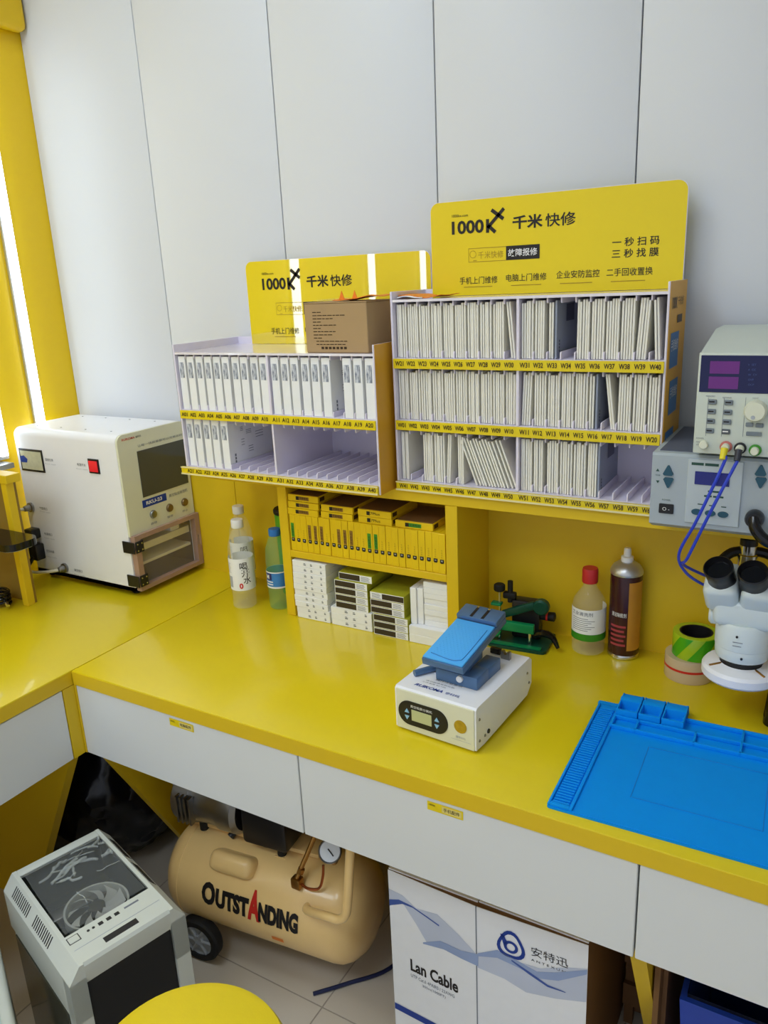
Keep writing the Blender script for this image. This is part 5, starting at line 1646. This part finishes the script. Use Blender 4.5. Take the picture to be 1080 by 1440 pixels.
# ================================================================== PC CASE
pc = thing('computer_case', 'small white computer case with a dark front and glass top, wrapped fan inside', 'computer', (0.229, -0.204, 0), math.radians(-16.2))
hx, hy, hz = 0.165, 0.114, 0.418
part(B().box(-hx, hx - 0.012, -hy + 0.004, hy - 0.004, 0.018, 0.315, 0.004), 'chassis', CASEW, pc)
part(B().box(-hx + 0.02, hx - 0.05, -hy - 0.0, -hy + 0.004, 0.04, 0.29), 'side_glass', DARKG, pc)
part(B().box(-hx + 0.02, hx - 0.03, -0.088, 0.088, 0.315, 0.319), 'motherboard_tray', CASEB, pc)
for s in (-1, 1):
    part(B().prism([(s * hy, 0.30), (s * hy, 0.388), (s * 0.092, hz), (s * 0.084, hz), (s * 0.084, 0.30)], -hx, hx, 'x'), 'top_side_rail', CASEW, pc)
part(B().box(-hx, -hx + 0.022, -0.084, 0.084, 0.30, hz, 0.0015), 'rear_rail', CASEW, pc)
fr = part(B().prism([(0.082, 0.30), (0.082, hz), (hx - 0.004, hz), (hx, hz - 0.006), (hx, 0.388), (hx - 0.010, 0.36), (hx - 0.010, 0.30)], -0.084, 0.084, 'y'), 'front_rail', CASEW, pc)
part(B().box(-hx + 0.022, 0.082, -0.084, 0.084, hz - 0.006, hz - 0.002), 'top_glass', GLASSD, pc)
part(B().box(hx - 0.014, hx - 0.006, -0.083, 0.083, 0.022, 0.380, 0.001, 1), 'front_panel', BLKM, pc)
for s in (-1, 1):
    part(B().prism([(s * hy, 0.02), (s * hy, 0.388), (s * 0.084, 0.388), (s * 0.084, 0.02)], hx - 0.03, hx, 'x'), 'front_pillar', CASEW, pc)
for x in (-0.13, 0.13):
    for y in (-0.085, 0.085):
        part(B().box(x - 0.02, x + 0.02, y - 0.012, y + 0.012, 0.0004, 0.019, 0.003), 'foot', RUB, pc)
# front rail details
for k, (y, kind) in enumerate(((-0.075, 'btn'), (-0.046, 'jack'), (-0.036, 'jack'), (-0.022, 'usb'), (-0.006, 'usb'), (0.010, 'usb'))):
    x = 0.098
    if kind == 'btn':
        pbn = part(B().box(x - 0.008, x + 0.008, y - 0.008, y + 0.011, hz - 0.001, hz + 0.0012, 0.0008, 1), 'power_button', CASEW, pc)
        part(B().box(x - 0.0095, x + 0.0095, y - 0.0095, y + 0.0125, hz - 0.0005, hz + 0.0003), 'button_gap', BLK, pbn)
    elif kind == 'jack':
        part(B().lathe([(0.0028, 0), (0.0028, 0.0006)], 12, (x, y, hz)), 'audio_jack', BLK, fr)
    else:
        part(B().box(x - 0.004, x + 0.004, y - 0.0045, y + 0.0045, hz, hz + 0.0006), 'usb_port', BLK, fr)
part(B().box(0.094, 0.098, 0.026, 0.055, hz, hz + 0.0006), 'brand_mark', GRAYP, fr)
part(B().box(hx - 0.030, hx - 0.016, -0.035, 0.030, hz - 0.001, hz + 0.0008), 'name_plate', BLK, fr)
part(B().box(hx - 0.040, hx - 0.039, -0.084, 0.084, hz - 0.001, hz + 0.0004), 'panel_joint', LGRAYP, fr)
vent = B().box(-0.0012, 0.0012, -0.011, 0.011, 0, 0.0006).mesh('vent_slit', BLK)
for s in (-1, 1):
    n_ = Vector((0, s * 0.030, 0.022)).normalized()
    for x_ in [(-0.125 + k * 0.0075) for k in range(11)] + [(-0.018 + k * 0.0075) for k in range(11)]:
        o = piece(vent, 'vent_slit', pc, (x_, s * 0.1032, 0.4033), (-s * math.atan2(0.030, 0.022), 0, 0))
lin_ = B().box(-hx + 0.022, 0.082, -0.0838, -0.0825, 0.319, hz - 0.006).box(-hx + 0.022, 0.082, 0.0825, 0.0838, 0.319, hz - 0.006).box(-hx + 0.0225, -hx + 0.024, -0.083, 0.083, 0.319, hz - 0.006).box(0.0805, 0.0818, -0.083, 0.083, 0.319, hz - 0.006)
part(lin_, 'added_dark_lining', CASEB, pc)  # dark sheets added over the pale rails to darken the interior
# fan
fc = Vector((0.018, 0.002, 0.392))
fn = part(B().lathe([(0.058, 0), (0.062, 0), (0.062, 0.02), (0.058, 0.02), (0.058, 0)], 40, fc - Z * 0.02, Z, cap=False), 'fan_frame', CASEW, pc)
part(B().lathe([(0.016, 0), (0.016, 0.014), (0.012, 0.016)], 24, fc - Z * 0.015), 'fan_hub', BLK, fn)
bl = B()
vs = []
for i in range(7):
    t_ = i / 6
    r = 0.017 + t_ * 0.038
    for dd in (0, 1):
        q = t_ * 0.55 + dd * (0.42 + 0.12 * t_)
        vs.append((r * math.cos(q), r * math.sin(q), -0.012 + 0.012 * dd))
bl.flat = True
bl.geo(vs, [(2 * i, 2 * i + 2, 2 * i + 3, 2 * i + 1) for i in range(6)])
blm = bl.mesh('fan_blade', mat('fan_white', (226, 228, 220), 0.4))
for k in range(9):
    piece(blm, 'fan_blade', fn, fc, (0, 0, 2 * PI * k / 9))
part(B().box(-0.09, -0.055, -0.075, 0.075, 0.32, 0.345, 0.004), 'heatsink', STEEL, pc)
# crumpled wrapping film on the glass
rnd = random.Random(3)
nx, ny = 30, 22
vs, fs = [], []
for i in range(nx + 1):
    for j in range(ny + 1):
        u_, v_ = i / nx, j / ny
        zz = 0.0016 + 0.010 * abs(math.sin(9 * u_ + 5 * v_ + 2 * math.sin(7 * v_))) * math.exp(-((u_ - 0.22 - 0.25 * (v_ - 0.5)) / 0.16) ** 2) + 0.003 * rnd.random() * math.exp(-((u_ - 0.3) / 0.3) ** 2)
        vs.append((-0.140 + u_ * 0.215, -0.08 + v_ * 0.16, hz + zz - 0.003 + 0.001))
for i in range(nx):
    for j in range(ny):
        a = i * (ny + 1) + j
        fs.append((a, a + ny + 1, a + ny + 2, a + 1))
bb = B(); bb.flat = True
wf = part(bb.geo(vs, fs), 'wrapping_film', FILM, pc)
cre = B()
for q in range(20):
    u0 = rnd.uniform(-0.13, 0.06); v0 = rnd.uniform(-0.075, 0.07)
    if q < 15:
        u0 = rnd.uniform(-0.125, -0.06)
    ang = rnd.uniform(1.1, 2.0) if q < 15 else rnd.uniform(0, 3.1)
    pts_ = []
    for k in range(5):
        pts_.append((min(max(u0, -0.138), 0.074), min(max(v0, -0.078), 0.078), hz + 0.0015 + 0.006 * rnd.random()))
        st_ = rnd.uniform(0.006, 0.018)
        u0 += math.cos(ang) * st_; v0 += math.sin(ang) * st_
        ang += rnd.uniform(-0.5, 0.5)
    cre.tube(pts_, rnd.uniform(0.0008, 0.0034), 5, 3)
cr_ = part(cre, 'film_crease_glints', mat('film_glint', (225, 232, 226), 0.2, var=0, alpha=0.26), wf)  # whitish tubes: highlights on the film's folds put into shape and colour
cr_['kind'] = 'stuff'

# ================================================================== OTHER FLOOR THINGS
t = thing('computer_case', 'pale corner of a second white case at the lower left edge', 'computer', (0.1615, -0.486, 0), math.radians(-27.4))
part(B().box(-0.19, 0.19, -0.11, 0.11, 0.012, 0.345, 0.012, 3), 'shell', CASEW, t)
part(B().box(-0.17, 0.17, -0.09, 0.09, 0.345, 0.348, 0.001, 1), 'top_panel', mat('pale_green_film', (206, 222, 214), 0.25), t)
for x in (-0.15, 0.15):
    for y in (-0.08, 0.08):
        part(B().box(x - 0.02, x + 0.02, y - 0.015, y + 0.015, 0.0004, 0.0125), 'foot', RUB, t)

t = thing('stool', 'round yellow stool in front of the bench at the bottom of the picture', 'stool', (0.6875, -0.409, 0))
cx_, cy_ = 0.6875, -0.409
part(B().lathe([(0.138, 0.405), (0.149, 0.410), (0.1525, 0.425), (0.1525, 0.445), (0.147, 0.456), (0.135, 0.460), (0.0, 0.462)], 64, (cx_, cy_, 0)), 'seat', STOOL, t)
part(B().cyl((cx_, cy_, 0.05), (cx_, cy_, 0.405), 0.022), 'column', CHR, t)
part(B().lathe([(0.06, 0.0), (0.06, 0.008), (0.025, 0.012)], 24, (cx_, cy_, 0.392)), 'seat_plate', BLK, t)
for k in range(5):
    q = 2 * PI * k / 5 + 0.3
    lg = part(B().tube([(cx_, cy_, 0.07), (cx_ + 0.1 * math.cos(q), cy_ + 0.1 * math.sin(q), 0.062), (cx_ + 0.19 * math.cos(q), cy_ + 0.19 * math.sin(q), 0.045)], 0.012, 10), 'leg', CHR, t)
    part(B().lathe([(0.019, -0.012), (0.0215, -0.009), (0.0215, 0.009), (0.019, 0.012)], 20, (cx_ + 0.19 * math.cos(q), cy_ + 0.19 * math.sin(q), 0.022), (math.sin(q), -math.cos(q), 0)), 'caster', BLK, lg)

# black bag bulging in the desk corner
rnd = random.Random(11)
bb = B()
bmesh.ops.create_icosphere(bb.bm, subdivisions=5, radius=1.0)
from mathutils import noise as mn
for v in bb.bm.verts:
    n0 = mn.noise(v.co * 1.6) * 0.16 + mn.noise(v.co * 4.2) * 0.08 + abs(mn.noise(v.co * 9.0)) * 0.06
    k = 1 + n0
    zz = v.co.z
    v.co = Vector((v.co.x * 0.245 * k, v.co.y * 0.235 * k, zz * 0.262 * (1 + n0 * 0.4)))
    v.co.z = max(v.co.z + 0.25, 0.0004) if True else 0
    v.co.z = min(v.co.z, 0.535)
bb.xf(Matrix.Translation((-0.305, 0.315, 0)))
solo(bb, 'plastic_bag', BAG, 'big black plastic bag bulging in the dark corner under the two desks', 'bag')

# crate, folded carton and bin right of the cable box
t = thing('wooden_crate', 'brown slatted wooden crate between the cable box and the slanted leg', 'crate', (1.18, 0.42, 0))
for x in (1.150, 1.196):
    part(B().box(x, x + 0.018, 0.36, 0.378, 0.0004, 0.40), 'post', WOOD, t)
    part(B().box(x, x + 0.018, 0.52, 0.538, 0.0004, 0.40), 'post', WOOD, t)
for zc in (0.06, 0.17, 0.28):
    part(B().box(1.148, 1.214, 0.350, 0.360, zc, zc + 0.055), 'slat', CARD if zc == 0.28 else WOOD, t)
    part(B().box(1.148, 1.214, 0.538, 0.548, zc, zc + 0.055), 'slat', WOOD, t)
part(B().box(1.150, 1.212, 0.378, 0.52, 0.02, 0.03), 'floor_board', WOOD, t)
t = thing('folded_carton', 'folded brown carton leaning upright between the slanted leg and the blue bin', 'box', (1.265, 0.35, 0))
part(B().box(1.247, 1.256, 0.10, 0.50, 0.0004, 0.46), 'card_panel', CARDE, t)
part(B().box(1.2565, 1.264, 0.13, 0.50, 0.0004, 0.44), 'card_panel', WOOD, t)
t = thing('waste_bin', 'blue plastic bin with shade painted inside its rim under the right end of the bench', 'bin', (1.44, 0.25, 0))
bb = B()
bb.geo([(1.315, 0.125, 0.0004), (1.555, 0.125, 0.0004), (1.555, 0.385, 0.0004), (1.315, 0.385, 0.0004), (1.288, 0.10, 0.395), (1.582, 0.10, 0.395), (1.582, 0.41, 0.395), (1.288, 0.41, 0.395), (1.298, 0.11, 0.395), (1.572, 0.11, 0.395), (1.572, 0.40, 0.395), (1.298, 0.40, 0.395), (1.32, 0.13, 0.02), (1.55, 0.13, 0.02), (1.55, 0.38, 0.02), (1.32, 0.38, 0.02)],
       [(3, 2, 1, 0), (0, 1, 5, 4), (1, 2, 6, 5), (2, 3, 7, 6), (3, 0, 4, 7), (4, 5, 9, 8), (5, 6, 10, 9), (6, 7, 11, 10), (7, 4, 8, 11), (8, 9, 13, 12), (9, 10, 14, 13), (10, 11, 15, 14), (11, 8, 12, 15), (12, 13, 14, 15)])
part(bb, 'bin_body', BLUEB, t)
part(B().geo([(1.299, 0.111, 0.36), (1.571, 0.111, 0.36), (1.571, 0.399, 0.36), (1.299, 0.399, 0.36), (1.298, 0.110, 0.402), (1.572, 0.110, 0.402), (1.572, 0.40, 0.402), (1.298, 0.40, 0.402)], [(0, 1, 5, 4), (1, 2, 6, 5), (2, 3, 7, 6), (3, 0, 4, 7)]), 'inner_shade', BAG, t)  # dark sheets inside the rim: the bin's inner shade put into the shape

# ================================================================== LEFT EDGE: RISER SHELF, LAMP HEAD, CABLE
t = thing('desk_riser', 'small yellow open shelf standing on the side desk at the left edge', 'shelf', (-0.53, 0.26, ZD))
part(B().box(-0.441, -0.419, 0.200, 0.222, ZD, 1.090, 0.001, 1), 'side_board', YELSH, t)
part(B().box(-0.643, -0.621, 0.200, 0.312, ZD, 1.090, 0.001, 1), 'side_board', YELSH, t)
part(B().box(-0.643, -0.411, 0.198, 0.240, 1.0902, 1.112, 0.001, 1), 'top_board', YELSH, t)
part(B().box(-0.643, -0.425, 0.2225, 0.232, ZD, 1.090), 'shade_board', mat('shaded_yellow_board', (150, 120, 50), 0.5), t)  # added board: brown shade inside the shelf put into its colour
t = thing('desk_lamp', 'black desk lamp head reaching in at the left edge of the picture', 'lamp', (-0.50, -0.02, ZD))
o = on(44, 764, 'y', 0.16)
hd = B().prism(rrect(o.x - 0.24, o.x, 0.100, 0.190, 0.03, 6), o.z - 0.008, o.z + 0.010, 'z')
part(hd, 'lamp_head', BLKG, t)
part(B().prism(rrect(o.x - 0.235, o.x - 0.006, 0.105, 0.185, 0.028, 6), o.z - 0.011, o.z - 0.008, 'z'), 'light_plate', LGRAYP, t)
part(B().tube([(-0.50, -0.02, ZD + 0.01), (-0.52, -0.03, ZD + 0.12), (-0.54, 0.05, o.z + 0.02), (-0.53, 0.13, o.z + 0.006)], 0.008, 10), 'arm', BLK, t)
part(B().lathe([(0.07, 0.0), (0.07, 0.008), (0.05, 0.016), (0.012, 0.02)], 32, (-0.50, -0.02, ZD + 0.0004)), 'base', BLK, t)
o = on(8, 853, 'z', ZD)
t = thing('cable_coil', 'coil of black cable lying on the side desk in front of the yellow riser', 'cable', (o.x - 0.02, o.y, ZD))
pts = []
for k in range(40):
    q = k * 0.55
    pts.append((o.x - 0.02 + 0.028 * math.cos(q), o.y + 0.024 * math.sin(q), ZD + 0.0055 + 0.0009 * k))
part(B().tube(pts, 0.0042, 8, 2), 'cable', BLKG, t)
part(B().cyl((o.x + 0.006, o.y - 0.004, ZD + 0.02), (o.x + 0.030, o.y - 0.012, ZD + 0.012), 0.005), 'jack', CHR, t)
